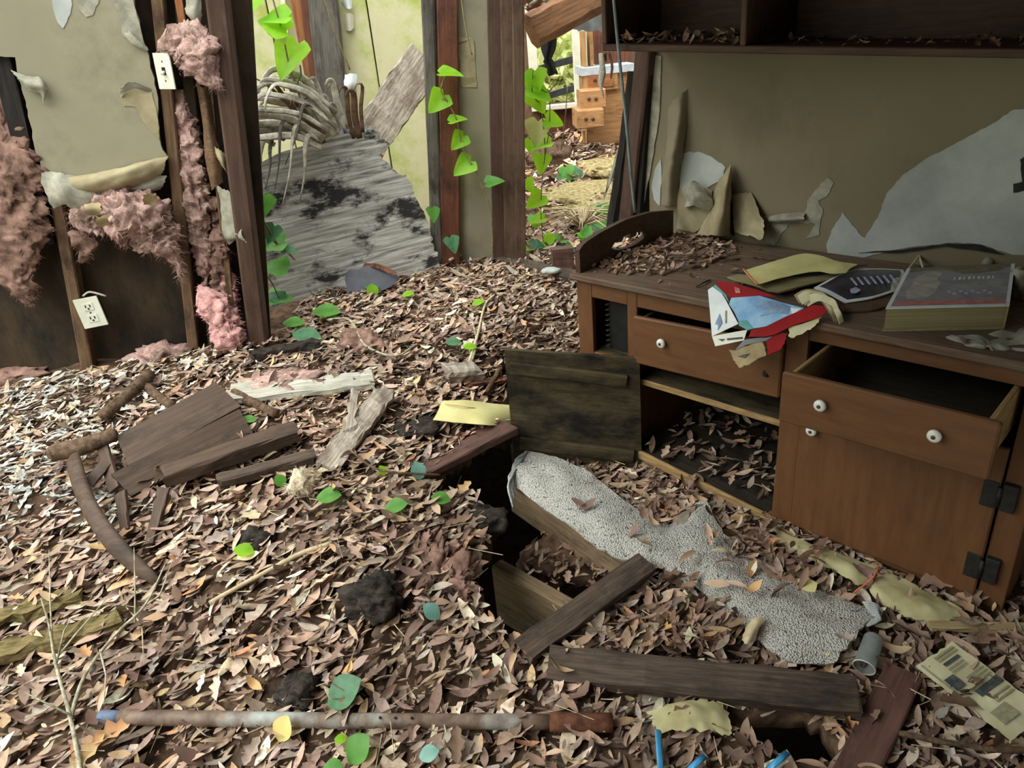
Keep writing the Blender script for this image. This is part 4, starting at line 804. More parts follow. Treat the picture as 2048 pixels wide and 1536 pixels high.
# foliage outside the far window
def foliage(name, c, ex, n, size, mat, label, seed):
    r = np.random.default_rng(seed); vs, fs = [], []
    P = r.normal(0, .5, (n, 3)) * np.array(ex) + np.array(c)
    for p in P:
        d = r.normal(0, 1, 3); d /= np.linalg.norm(d); e_ = np.cross(d, r.normal(0, 1, 3)); e_ /= np.linalg.norm(e_); s = size * r.uniform(.6, 1.3); b = len(vs)
        vs += [p - d * s, p + e_ * s * .45, p + d * s, p - e_ * s * .45]; fs.append((b, b + 1, b + 2, b + 3))
    return setp(mk(name, vs, fs, M[mat]), label, 'shrub', kind='stuff')
sb_ = foliage('sunlit_shrub', (1.0, 11.2, .7), (2.4, .5, 1.2), 9000, .09, 'sunleaf', 'pale sunlit shrub beyond the far window', 1)
lump('foliage_backing', Vector((1.0, 11.9, .6)), 2.6, .5, 1.15, M['sunleaf'], sb_, amp=.25, sc=3, seed=2)  # solid pale backing added to brighten the view through the window
gs_ = foliage('green_shrub', (1.2, 13.4, 2.6), (2.6, .4, 1.2), 9000, .1, 'lime', 'green shrub higher up beyond the far window', 2)
lump('foliage_backing', Vector((1.2, 14.1, 2.4)), 3.2, .5, 2.0, M['lime'], gs_, amp=.25, sc=3, seed=3)
# ================================================================ on the desk
TZ = .7425
def T(px, py, dz=.0): return PZ(px, py, TZ + dz)
def flatpoly(name, pts, mat, parent, th=.001):
    return slab(name, pts, th, (pts[1] - pts[0]).cross(pts[2] - pts[0]).normalized() * (1 if (pts[1] - pts[0]).cross(pts[2] - pts[0]).z > 0 else -1), M[mat], parent)
# thick book
BZ = .066
bq = [T(1814, 537, BZ), T(2030, 527, BZ), T(2019, 611, BZ), T(1771, 617, BZ)]      # back-left, back-right, front-right, front-left
bk = thing('thick_book', (bq[0] + bq[2]) / 2 - Vector((0, 0, BZ)), 'thick paperback with faded grey cover and red stripe on the desk', 'book')
def bqp(s, t, dz): return (bq[0] * (1 - s) + bq[1] * s) * (1 - t) + (bq[3] * (1 - s) + bq[2] * s) * t + Vector((0, 0, dz))
def prism(name, pts, z0, z1, mat, parent):
    vs = [Vector((p.x, p.y, p.z + z0)) for p in pts] + [Vector((p.x, p.y, p.z + z1)) for p in pts]; n = len(pts)
    o = mk(name, vs, [tuple(range(n - 1, -1, -1)), tuple(range(n, 2 * n))] + [(i, (i + 1) % n, n + (i + 1) % n, n + i) for i in range(n)], M[mat], parent); fixn(o); return o
def sub4(s0, s1, t0, t1): return [bqp(s0, t0, 0), bqp(s1, t0, 0), bqp(s1, t1, 0), bqp(s0, t1, 0)]
prism('page_block', sub4(.008, .985, .01, .99), -BZ + .003, -.002, 'pages', bk)
cv = prism('front_cover', sub4(0, 1, 0, 1), -.002, 0, 'white_card', bk); prism('back_cover', sub4(0, 1, 0, 1), -BZ, -BZ + .003, 'cardboard', bk)
prism('spine', sub4(.985, 1, 0, 1), -BZ + .003, -.002, 'cardboard', bk)
prism('cover_picture', sub4(.035, .965, .0, .955), 0, .0004, 'coverpic', cv)
prism('title_band', sub4(.05, .95, .86, .94), .0004, .0008, 'red_pale', cv)
fig = [(.12, .30), (.2, .16), (.3, .14), (.36, .2), (.33, .34), (.37, .42), (.36, .7), (.3, .78), (.14, .8), (.1, .6), (.13, .45)]
prism('cover_figure', [bqp(s, t, 0) for s, t in fig], .0004, .0008, 'coverpale', cv)
prism('dirt_stain', [bqp(s, t, 0) for s, t in [(.04, 0), (.96, 0), (.95, .06), (.86, .17), (.7, .21), (.55, .22), (.45, .12), (.3, .08), (.15, .1), (.04, .12)]], .0004, .001, 'coverdirt', cv)
for i in range(9): s = .48 + i * .042; prism('letter', sub4(s, s + .012 + .008 * (i % 2), .30, .37), .0004, .0009, 'white_card', cv)
for i in range(8): s = .46 + i * .05; prism('letter', sub4(s, s + .03, .63 + .05 * (i % 2), .68 + .05 * (i % 2)), .0004, .0008, 'lilac', cv)
# magazines under the yellow pad
mg = thing('water_stained_magazine', T(1560, 560), 'warped brown magazine spread under the yellow pad', 'magazine')
for k, (dz, sh) in enumerate([(.004, 0), (.010, 4), (.016, -3)]):
    loft('page_block', [[T(1455 + sh, 556, dz + .012), T(1500 + sh, 570, dz + .006), T(1556, 588, dz)], [T(1530 + sh, 542, dz + .014), T(1600, 560, dz + .012), T(1640, 566, dz + .004)], [T(1640, 522, dz + .012), T(1690, 534, dz + .014), T(1745, 540, dz + .01)]], M['cardboard' if k % 2 else 'pages'], mg, th=.005, sub=1, crump=.004, ragged=.004, seed=k)
loft('dark_cover', [[T(1462, 548, .03), T(1505, 552, .032), T(1530, 560, .03)], [T(1530, 540, .034), T(1590, 548, .04), T(1640, 552, .03)], [T(1640, 524, .034), T(1690, 530, .036), T(1735, 532, .03)]], M['navy'], mg, th=.002, sub=1, crump=.003, ragged=.004)
yp = thing('yellow_pad', T(1590, 540, .045), 'yellow ruled paper pad lying on top of the magazines', 'paper pad')
loft('sheet', [[T(1489, 540, .045), T(1545, 524, .05), T(1612, 506, .055), T(1668, 520, .055), T(1715, 528, .05)], [T(1500, 553, .045), T(1550, 540, .052), T(1622, 522, .056), T(1670, 534, .055), T(1700, 537, .05)], [T(1516, 568, .042), T(1560, 556, .048), T(1630, 542, .05), T(1665, 546, .05), T(1692, 546, .046)]], M['paper_y'], yp, th=.002, sub=2, crump=.002)
tube('orange_binding', curve_pts([T(1487, 538, .046), T(1499, 553, .046), T(1515, 569, .043)], 8), .0028, M['orange_edge'], yp, 6)
# dark glossy booklet
gb = thing('glossy_booklet', T(1720, 580), 'dark glossy booklet with white border next to the thick book', 'booklet')
rowsb = [[T(1628, 576, .02), T(1690, 545, .03), T(1745, 538, .03), T(1806, 540, .02)], [T(1650, 584, .024), T(1710, 562, .034), T(1770, 552, .03), T(1808, 550, .02)], [T(1690, 606, .014), T(1740, 598, .02), T(1780, 586, .02), T(1796, 580, .012)]]
loft('page', rowsb, M['white_card'], gb, th=.003, sub=2)
cen = sum([p for r in rowsb for p in r], Vector()) / 12
loft('photo', [[cen + (p - cen) * .9 + Vector((0, 0, .0035)) for p in r] for r in rowsb], M['navy'], gb, th=.0006, sub=2)
for i in range(7): a = 1700 + i * 13; flatpoly('print_line', [T(a, 556 + i * -1.0, .0385), T(a + 4, 555 - i, .0385), T(a + 16, 570 - i, .036), T(a + 12, 571 - i, .036)], 'lilac', gb, .0008)
flatpoly('print_figure', [T(1700, 578, .036), T(1712, 574, .036), T(1722, 580, .035), T(1712, 586, .034), T(1702, 586, .034)], 'lilac', gb, .0008)
loft('lower_pages', [[T(1690, 606, .008), T(1740, 600, .012), T(1790, 588, .012)], [T(1688, 624, .004), T(1740, 622, .004), T(1780, 612, .004)]], M['casing_tan'], gb, th=.006, sub=1)
# rolled pages
rl = thing('curled_newspaper', T(1630, 605), 'curled yellowed newspaper drooping over the magazines', 'newspaper')
for k in range(4):
    loft('page', [[T(1588 + 6 * k, 588 + 3 * k, .03 - .003 * k), T(1610 + 7 * k, 578 + 3 * k, .045), T(1640 + 8 * k, 580 + 5 * k, .045), T(1662 + 6 * k, 602 + 6 * k, .03), T(1672 + 5 * k, 628 + 5 * k, .004)], [T(1598 + 6 * k, 606 + 2 * k, .016), T(1618 + 7 * k, 596 + 2 * k, .03), T(1640 + 8 * k, 600 + 4 * k, .03), T(1655 + 6 * k, 620 + 5 * k, .016), T(1664 + 5 * k, 640 + 3 * k, .0)]], M['newsprint' if k % 2 else 'cardboard'], rl, th=.0015, sub=2, crump=.003, seed=k)
# torn carton hanging over the front edge
CN = (Vector((0, 0, 1)) * .62 - DB * .78).normalized(); CP = DK(.5, -.03, .752)
def cz(x, y, off=.0): return PP(1400 + x / 6.4, 500 + y / 6.4, CP + CN * off, CN)
ct = thing('torn_carton', CP, 'torn red, white and blue printed carton hanging over the desk edge', 'carton')
def cpan(name, pts, mat, off=.0, th=.0015, seed=0, amp=0): 
    q = pts
    if amp: q = [(a * 1, b) for a, b in jag(pts, 6, amp, seed)]
    return slab(name, [cz(a, b, off) for a, b in q], th, CN, M[mat], ct)
cpan('white_panel', [(100, 510), (160, 470), (240, 495), (330, 640), (490, 945), (152, 1104), (128, 800)], 'white_card', .004)
cpan('side_panel', [(152, 1104), (490, 1040), (604, 1022), (560, 1155), (195, 1232)], 'plate', .002)
cpan('red_panel', [(215, 385), (480, 440), (720, 505), (980, 600), (760, 590), (400, 612), (300, 540), (225, 480)], 'red', .003)
cpan('picture_panel', [(400, 612), (760, 585), (1080, 680), (1330, 742), (1180, 850), (830, 980), (680, 1005), (500, 925), (440, 800), (370, 690)], 'blue', .0035)
cpan('picture_shade', [(700, 640), (1000, 660), (1150, 720), (1130, 820), (960, 800), (760, 850), (880, 760), (720, 720)], 'blue_dark', .005)
cpan('picture_shade', [(1160, 740), (1300, 748), (1180, 830)], 'white_card', .005)
cpan('teal_triangle', [(190, 440), (240, 480), (330, 570), (380, 690), (300, 570), (170, 480)], 'teal', .0055)
cpan('teal_triangle', [(490, 905), (600, 900), (680, 1005), (610, 1025), (500, 970)], 'teal', .0055)
cpan('red_band', [(620, 1110), (660, 1020), (830, 985), (1100, 850), (1450, 705), (1580, 715), (1630, 770), (1560, 850), (1200, 960), (960, 1080), (820, 1110)], 'red', .006)
cpan('dark_fold', [(560, 1150), (820, 1110), (960, 1080), (850, 1160), (600, 1210), (440, 1290)], 'navy', .001)
cpan('red_flap', [(850, 1150), (980, 1070), (1120, 1060), (1080, 1180), (1040, 1270), (870, 1345)], 'red', .0, amp=10, seed=4)
cpan('beige_flap', [(370, 1270), (440, 1290), (800, 1150), (850, 1340), (690, 1425), (640, 1460), (500, 1508), (420, 1380)], 'cardboard', -.001, amp=8, seed=5)
cpan('torn_lining', [(1130, 1000), (1480, 880), (1560, 850), (1480, 960), (1330, 1060), (1180, 1130), (1140, 1110)], 'newsprint', .0, amp=12, seed=6)
cpan('logo_mark', [(250, 815), (285, 930), (225, 1030), (230, 950), (190, 950)], 'blue_dark', .0062, .0005)
cpan('logo_mark', [(230, 1140), (320, 1140), (280, 1168)], 'ink', .0042, .0005); cpan('logo_word', [(345, 1130), (545, 1112), (542, 1136), (345, 1154)], 'ink', .0042, .0005)
cpan('logo_word', [(320, 780), (340, 770), (340, 930), (320, 940)], 'ink_grey', .0062, .0005); cpan('logo_mark', [(480, 1360), (640, 1320), (570, 1385)], 'ink', .0015, .0005)
for i in range(4): cpan('letter', [(440 + i * 18, 470 + i * 6), (452 + i * 18, 472 + i * 6), (470 + i * 16, 550), (455 + i * 16, 550)], 'red_pale', .0052, .0005)
setp(beam('picture_corner', T(1815, 541, .02), T(1838, 512, .02), .008, .004, -DB, M['newsprint'], wob=.0003), 'small triangular white corner standing behind the thick book', 'frame corner')
bpy.data.objects['picture_corner'].select_set(False)
beam('side', T(1838, 512, .02), T(1847, 540, .02), .007, .004, -DB, M['newsprint'], bpy.data.objects['picture_corner'], wob=.0003)
setp(lump('crumpled_paper', T(2040, 570, .03), .035, .05, .05, M['paper_grey'], amp=.8, sc=26), 'crumpled pale papers heaped right of the thick book', 'paper')
setp(tube('paper_roll', curve_pts([T(1972, 528, .03), T(1984, 514, .035), T(1996, 505, .04)], 6), .014, M['paper_grey'], None, 10, wob=.08), 'small pale paper roll behind the thick book', 'paper roll')
setp(loft('crinkled_film', [[T(1880, 668, .004), T(1930, 664, .01), T(1990, 660, .012), T(2060, 650, .01)], [T(1900, 682, .003), T(1950, 684, .014), T(2000, 690, .012), T(2062, 690, .01)], [T(1930, 692, -.008), T(1965, 700, -.004), T(2008, 708, -.006), T(2062, 714, -.01)]], M['paper_grey'], th=.001, sub=2, crump=.014, csc=60, ragged=.008), 'crinkled grey film under the thick book at the desk edge', 'film')
for i, (a, b, c, d) in enumerate([(1440, 522, 1480, 518), (1505, 514, 1560, 522), (1392, 573, 1420, 560)]):
    setp(tube('desk_twig', [T(a, b, .004), T((a + c) / 2, (b + d) / 2 - 1, .008), T(c, d, .004)], .003, M['bark'], None, 5), ['thin dark twig in the middle of the desk top', 'dark twig near the yellow pad on the desk', 'short twig left of the torn carton'][i], 'twig')

# ================================================================ floor in front of the desk
def gb_(name, a, b, wd, th, mat, lift=None, **k):
    p, q = G(*a), G(*b); l = th / 2 + .012 if lift is None else lift
    return beam(name, p + Vector((0, 0, l)), q + Vector((0, 0, l)), wd, th, (0, 0, 1), M[mat], None, **k)
# joists and floorboards round the hole
e0, e1 = PZ(1016, 962, .075), PZ(1290, 1146, .042); jd = (e1 - e0).normalized(); jb = Vector((-jd.y, jd.x, 0)).normalized()
j1 = [e0 + jb * .03 - Vector((0, 0, .075)), e1 + jb * .03 - Vector((0, 0, .075))]
setp(beam('floor_joist', j1[0], j1[1], .05, .14, (0, 0, 1), M['joist'], None, wob=.002), 'tan floor joist under the grey mat', 'joist')
j2 = [PZ(1000, 1180, -.16), PZ(1220, 1310, -.16)]
setp(beam('floor_joist', j2[0], j2[1], .05, .24, (0, 0, 1), M['joist'], None, wob=.002), 'joist with its side showing deep in the floor hole', 'joist')
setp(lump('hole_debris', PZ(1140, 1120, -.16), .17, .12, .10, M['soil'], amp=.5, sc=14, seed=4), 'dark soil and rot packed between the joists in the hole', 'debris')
f0, f1 = PZ(838, 962, .225), PZ(1034, 864, .225); fd = (f1 - f0).normalized(); fb = Vector((-fd.y, fd.x, 0))
setp(beam('floorboard', f0 + fb * .065, f1 + fb * .065, .13, .03, (0, 0, 1), M['plank_red'], None, wob=.002, jag=.01), 'reddish floorboard along the back edge of the hole', 'floorboard')
setp(beam('floor_joist', PZ(1030, 905, .02), PZ(1075, 880, .02), .05, .16, (0, 0, 1), M['plank_dark'], None), 'short dark joist end below the open cabinet door', 'joist')
# rag mat
mt = thing('rag_mat', G(1350, 1120), 'grey woven rag mat draped from a joist across the floor', 'mat')
up_ = [(1052, 903, .10), (1110, 912, .10), (1180, 945, .09), (1235, 990, .08), (1290, 1025, .06), (1340, 1046, .045), (1405, 1000, .05), (1440, 1055, .045), (1490, 1100, .04), (1560, 1150, .04), (1640, 1182, .035), (1755, 1222, .03)]
lo_ = [(1022, 962, .08), (1058, 994, .08), (1130, 1047, .075), (1188, 1088, .07), (1235, 1115, .06), (1300, 1128, .05), (1360, 1155, .05), (1420, 1195, .045), (1470, 1238, .045), (1520, 1280, .04), (1578, 1320, .035), (1668, 1326, .03)]
rows = []
for k in (0, .33, .66, 1):
    rows.append([PZ(a[0] * (1 - k) + b[0] * k, a[1] * (1 - k) + b[1] * k, a[2] * (1 - k) + b[2] * k + .02 * math.sin(k * math.pi)) for a, b in zip(up_, lo_)])
loft('mat_cloth', rows, M['mat'], mt, th=.008, sub=2, crump=.008, csc=22, ragged=.008)
rr = random.Random(3)
for i in range(16):
    t = i / 15; a = (1056 - 30 * t, 903 + 45 * t); b = (1030 - 6 * t + rr.uniform(-5, 5), 950 + 55 * t + rr.uniform(-12, 12))
    tube('fringe', curve_pts([PZ(a[0], a[1], .11), PZ((a[0] + b[0]) / 2 - 10, (a[1] + b[1]) / 2 - 8, .11), PZ(b[0], b[1], .08)], 6), .004, M['tassel'], mt, 5)
for i in range(7):
    tube('fringe', curve_pts([PZ(1725 + i * 3, 1205 + i * 4, .045), PZ(1750 + i * 2, 1208 + i * 5, .05), PZ(1762 - i * 5, 1228 + i * 4, .035), PZ(1735 - i * 3, 1246 + rr.uniform(-4, 4), .025)], 8), .004, M['tassel'], mt, 5)
# boards
setp(beam('floor_plank', PZ(1050, 1300, .075), PZ(1292, 1128, .085), .078, .022, (.25, 0, 1), M['plank_dark'], None, wob=.003, jag=.015, seg=10), 'dark plank lying diagonally over the floor hole', 'plank')
setp(beam('floor_plank', PZ(1098, 1328, .055), PZ(1712, 1395, .05), .094, .042, (.0, -.25, 1), M['plank_dark'], None, wob=.003, jag=.008, seg=12), 'long dark plank lying across the foreground right', 'plank')
setp(beam('floor_plank', PZ(1180, 1312, .02), PZ(1400, 1290, .05), .03, .012, (0, 0, 1), M['plank_dark'], None, wob=.003, jag=.01, taper=.4), 'thin dark splintered lath behind the long plank', 'lath')
setp(gb_('floor_plank', (1805, 1360), (1690, 1600), .085, .026, 'plank_red', wob=.002), 'flat reddish brown board in the bottom right corner', 'board')
setp(gb_('batten', (1856, 1262), (2090, 1268), .028, .014, 'tan_stick', wob=.002, jag=.008), 'pale yellow batten in front of the desk corner', 'batten')
setp(tube('long_stick', curve_pts([G(1790, 1465, .03), G(1880, 1482, .035), G(1980, 1498, .035), G(2080, 1500, .03)], 12), [.007] * 13, M['bark'], None, 7, wob=.15), 'thin brown stick at the bottom right edge', 'stick')
# kraft paper by the desk base
kp = thing('kraft_envelope', G(1720, 1140), 'pale kraft paper envelope crumpled along the desk base', 'envelope')
loft('sheet', [[PZ(1548, 1056, .03), PZ(1620, 1084, .035), PZ(1700, 1112, .03), PZ(1756, 1132, .03)], [PZ(1560, 1078, .03), PZ(1636, 1108, .05), PZ(1706, 1134, .05), PZ(1742, 1152, .03)], [PZ(1590, 1106, .02), PZ(1650, 1132, .03), PZ(1700, 1158, .03), PZ(1716, 1172, .02)]], M['paper_bag'], kp, th=.001, sub=2, crump=.006, csc=60, ragged=.006)
loft('sheet', [[PZ(1760, 1136, .035), PZ(1810, 1158, .03), PZ(1866, 1188, .03), PZ(1905, 1204, .03)], [PZ(1736, 1172, .03), PZ(1800, 1190, .05), PZ(1868, 1214, .05), PZ(1926, 1224, .03)], [PZ(1760, 1204, .02), PZ(1800, 1228, .03), PZ(1850, 1244, .025), PZ(1900, 1244, .02)]], M['paper_bag'], kp, th=.001, sub=2, crump=.006, csc=60, ragged=.006, seed=2)
tube('orange_binding', curve_pts([PZ(1758, 1134, .04), PZ(1744, 1158, .045), PZ(1712, 1182, .03), PZ(1704, 1192, .02)], 8), .003, M['orange_edge'], kp, 6)
# plastic cup on its side
cu = thing('plastic_cup', G(1735, 1330), 'small clear plastic cup lying on its side', 'cup')
ca, cb = G(1728, 1335, .032), G(1748, 1275, .05); ax = (cb - ca).normalized(); ua = ax.orthogonal().normalized(); ub = ax.cross(ua)
def ring(c, r, n=24): return [c + (ua * math.cos(2 * math.pi * j / n) + ub * math.sin(2 * math.pi * j / n)) * r for j in range(n)]
Lc = (cb - ca).length; prof = [(0, .0265), (.004, .028), (.008, .0265), (Lc * .5, .0255), (Lc * .95, .0235), (Lc, .021), (Lc, .0), (Lc - .002, .0), (Lc - .002, .020), (Lc * .93, .0222), (Lc * .5, .0243), (.006, .0252), (0, .0265)]
vs, fs = [], []
for d, r in prof: vs += ring(ca + ax * d, max(r, .0002))
for i in range(len(prof) - 1):
    for j in range(24): k = (j + 1) % 24; fs.append((i * 24 + j, i * 24 + k, (i + 1) * 24 + k, (i + 1) * 24 + j))
fixn(mk('cup_wall', vs, fs, M['clear'], cu, True)); tube('rim', ring(ca, .0268) + [ring(ca, .0268)[0]], .0014, M['plate'], cu, 6, caps=False)
# newspaper sheet
nw = thing('newspaper_sheet', G(1950, 1370), 'yellowed printed newspaper sheet lying at the right edge', 'newspaper')
def nq(s, t, dz=.0): # s along the long side to the lower right, t across
    a = (1905 + s * 190, 1282 + s * 140); b = (1832 + s * 190, 1332 + s * 150); return G(a[0] * (1 - t) + b[0] * t, a[1] * (1 - t) + b[1] * t, .035 + dz + .006 * math.sin(s * 9))
loft('sheet', [[nq(s, t) for s in (0, .2, .4, .6, .8, 1)] for t in (0, .33, .66, 1)], M['newsprint'], nw, th=.001, sub=1, crump=.002, ragged=.003)
def nbar(s0, s1, t0, t1, mat): o = loft('print_block', [[nq(s0 + (s1 - s0) * i / 4, t, .0025) for i in range(5)] for t in (t0, (t0 + t1) / 2, t1)], M[mat], nw, th=.0006, sub=0); return o
for i, (s0, s1, t0, t1, m_) in enumerate([(.12, .15, .18, .58, 'ink'), (.03, .05, .1, .6, 'ink_grey'), (.07, .085, .1, .6, 'ink_grey'), (.18, .195, .2, .6, 'ink_grey'), (.22, .235, .2, .6, 'ink_grey'), (.24, .38, .62, .86, 'ink'), (.33, .345, .05, .5, 'ink_grey'), (.37, .385, .05, .5, 'ink_grey'), (.41, .425, .05, .5, 'ink_grey'), (.47, .55, .02, .62, 'ink'), (.6, .62, .05, .5, 'ink_grey'), (.65, .67, .05, .5, 'ink_grey'), (.7, .86, .4, .8, 'ink_grey'), (.02, .4, .90, .93, 'ink_grey')]): nbar(s0, s1, t0, t1, m_)
# small paper scraps and the crumpled wrapper with blue film
setp(slab('paper_scrap', [G(*q, .04) for q in jag([(1640, 1302), (1660, 1278), (1668, 1270), (1684, 1278), (1704, 1284), (1696, 1298), (1676, 1300), (1656, 1312)], 3, 2, 2)], .002, (0, 0, 1), M['paper_y']), 'small torn yellow paper scrap left of the plastic cup', 'paper')
setp(slab('paper_scrap', [PZ(*q, .075) for q in jag([(1596, 1160), (1612, 1152), (1634, 1166), (1630, 1184), (1604, 1178)], 3, 2, 3)], .002, (0, 0, 1), M['paper_y']), 'tiny yellow paper scrap on the grey mat', 'paper')
setp(loft('palm_scrap', [[G(1498, 1236, .06), G(1516, 1234, .07), G(1534, 1238, .06)], [G(1490, 1260, .06), G(1505, 1262, .07), G(1518, 1258, .06)], [G(1482, 1280, .05), G(1494, 1284, .06), G(1510, 1280, .05)]], M['stalk'], th=.001, sub=1, crump=.006, ragged=.004), 'pale folded palm scrap at the lower mat edge', 'scrap')
wrp = thing('crumpled_wrapper', G(1380, 1460), 'crumpled yellow paper wrapper with blue film at the bottom edge', 'wrapper')
loft('paper', [[G(1295, 1420, .03), G(1370, 1396, .045), G(1420, 1396, .045), G(1450, 1404, .035)], [G(1306, 1440, .035), G(1370, 1425, .05), G(1425, 1425, .045), G(1462, 1446, .03)], [G(1320, 1462, .03), G(1370, 1458, .045), G(1420, 1462, .035), G(1462, 1474, .02)]], M['paper_bag'], wrp, th=.001, sub=2, crump=.007, csc=60, ragged=.01)
for (a, b, c, d) in [(1316, 1460, 1322, 1545), (1410, 1512, 1370, 1545), (1575, 1505, 1530, 1545)]: tube('blue_film', [G(a, b, .045), G((a + c) / 2, (b + d) / 2, .05), G(c, d, .03)], .008, M['bluefilm'], wrp, 6, flat=.3)
# ================================================================ metal pipe across the foreground
pp = thing('metal_pipe', G(700, 1450), 'long rusty metal pipe lying across the foreground litter', 'pipe')
q0, q1, q2, q3 = G(240, 1434, .028), G(1105, 1444, .03), G(1225, 1446, .03), G(200, 1434, .026)
tube('tube', curve_pts([q0, (q0 + q1) / 2 + Vector((0, 0, -.004)), q1], 20), .0185, M['pipe'], pp, 14)
tube('rusty_end', curve_pts([q1 - (q2 - q1) * .05, q2], 6), .0225, M['rust'], pp, 14, wob=.05)
tube('end_connector', [q3, q0 + (q0 - q3) * .1], .016, M['bluecap'], pp, 12)
for px in (768, 798, 830): c = G(px, 1430, .0); u_ = (q1 - q0).normalized(); k = q0 + u_ * (c - q0).dot(u_); tube('hole', [k + Vector((0, -.007, .0165)), k + Vector((0, -.0082, .0188))], .0034, M['slot'], pp, 8)

# ================================================================ broken chair and wood at the left
bc = thing('broken_chair', G(250, 1000), 'collapsed brown wooden chair with a curved leg in the litter', 'chair')
tube('arm_post', curve_pts([G(100, 906, .10), G(160, 894, .11), G(232, 868, .13)], 10), [.022, .029, .032, .032, .031, .031, .03, .028, .026, .024, .02], M['bark'], bc, 12)
cp_ = curve_pts([G(146, 918, .10), G(166, 985, .10), G(200, 1050, .09), G(250, 1110, .06), G(318, 1168, .02)], 14)
tube('curved_leg', cp_, [.030] * 10 + [.029, .027, .024, .02, .014], M['plank_brown'], bc, 10, flat=.5, wob=.03, nrm=tuple(-CFWD))
def cb_(name, q, mat, th=.02):
    pts = [G(a, b, d) for a, b, d in q]; n = (pts[1] - pts[0]).cross(pts[3] - pts[0]).normalized(); n = n if n.dot(CFWD) < 0 else -n
    pts = [PP(a, b, pts[0], n) for a, b, d in q]
    return slab(name, pts, th, n, M[mat], bc, local=pts[1] - pts[0])
cb_('seat_board', [(232, 872, .12), (432, 764, .13), (482, 812, .09), (258, 934, .07)], 'plank_brown'); cb_('seat_board', [(222, 948, .09), (478, 818, .085), (506, 866, .04), (262, 992, .03)], 'plank_brown')
NV = -CFWD
beam('slat', G(176, 970, .07), G(212, 925, .09), .036, .012, NV, M['plank_brown'], bc, wob=.002); beam('slat', G(205, 890, .10), G(230, 980, .05), .04, .012, NV, M['plank_brown'], bc)
beam('spindle', G(242, 985, .06), G(250, 1062, .03), .04, .012, NV, M['plank_brown'], bc, taper=.7, wob=.002); beam('spindle', G(328, 978, .06), G(298, 1088, .025), .04, .012, NV, M['plank_brown'], bc, taper=.6, wob=.002)
setp(beam('wood_plank', G(330, 952, .075), G(590, 862, .07), .075, .05, (0, -.2, 1), M['plank_brown'], None, wob=.003, jag=.012), 'thick brown offcut in front of the broken chair', 'plank')
setp(beam('wood_plank', G(440, 962, .04), G(628, 915, .04), .045, .04, (0, -.2, 1), M['plank_dark'], None, wob=.003, jag=.012), 'smaller dark offcut beside the thick brown offcut', 'plank')
def branch(px, r0, r1, label, mat='bark', lift=.03, name='branch'):
    n = 4 * len(px); return setp(tube(name, curve_pts([G(*q, lift) for q in px], n), [r0 + (r1 - r0) * i / n for i in range(n + 1)], M[mat], None, 8, wob=.12), label, 'branch')
branch([(205, 832), (250, 795), (300, 748)], .022, .026, 'dark thick branch slanting above the broken chair', lift=.05)
branch([(292, 772), (320, 795), (345, 812)], .018, .018, 'short branch touching the chair boards from behind')
branch([(468, 786), (510, 808), (552, 828)], .02, .018, 'stubby branch between chair boards and bleached plank')
setp(gb_('bleached_plank', (466, 800), (752, 770), .14, .024, 'bleached', wob=.004, jag=.02, seg=10), 'pale bleached plank lying in the litter at centre left', 'plank')
setp(beam('driftwood', G(662, 926, .02), G(772, 782, .07), .085, .032, (.2, -.5, 1), M['driftwood'], None, wob=.008, jag=.04, seg=12, taper=.9), 'forked silver driftwood stump in the middle of the litter', 'driftwood')
beam('fork', G(700, 862, .05), G(712, 778, .09), .04, .025, (.2, -.5, 1), M['driftwood'], bpy.data.objects['driftwood'], wob=.006, jag=.02, taper=.6, seg=8)
setp(gb_('bark_slab', (-40, 1262), (160, 1205), .06, .025, 'mossbark', lift=.024, wob=.01, jag=.02, seg=10), 'upper mossy bark slab at the left edge', 'bark'); setp(gb_('bark_slab', (-60, 1340), (250, 1250), .07, .025, 'mossbark', lift=.024, wob=.01, jag=.02, seg=12), 'lower mossy bark slab at the left edge', 'bark')
branch([(418, 1206), (520, 1150), (600, 1108), (664, 1086)], .006, .008, 'long pale dry stalk left of the hole', 'stalk', .03, 'dry_stalk')
branch([(935, 735), (955, 670), (970, 610), (988, 590)], .006, .005, 'thin pale stick in the litter near the desk', 'stalk', .03)
branch([(945, 640), (952, 690), (932, 755)], .004, .005, 'crooked grey twig standing by the wood block', 'twig', .03, 'twig')
branch([(655, 640), (700, 640), (730, 690), (790, 712), (830, 690)], .006, .004, 'looping grey twig near the pink patches', 'twig', .04, 'twig')
branch([(900, 520), (928, 506)], .009, .008, 'short pale stick leaning by the door jamb', 'stalk', .05)
branch([(700, 900), (760, 940), (880, 950)], .004, .004, 'thin brown twig above the green leaves', 'bark', .05, 'twig')
branch([(970, 790), (1000, 738)], .012, .01, 'short dark stick beside the open cabinet door', 'bark', .03)
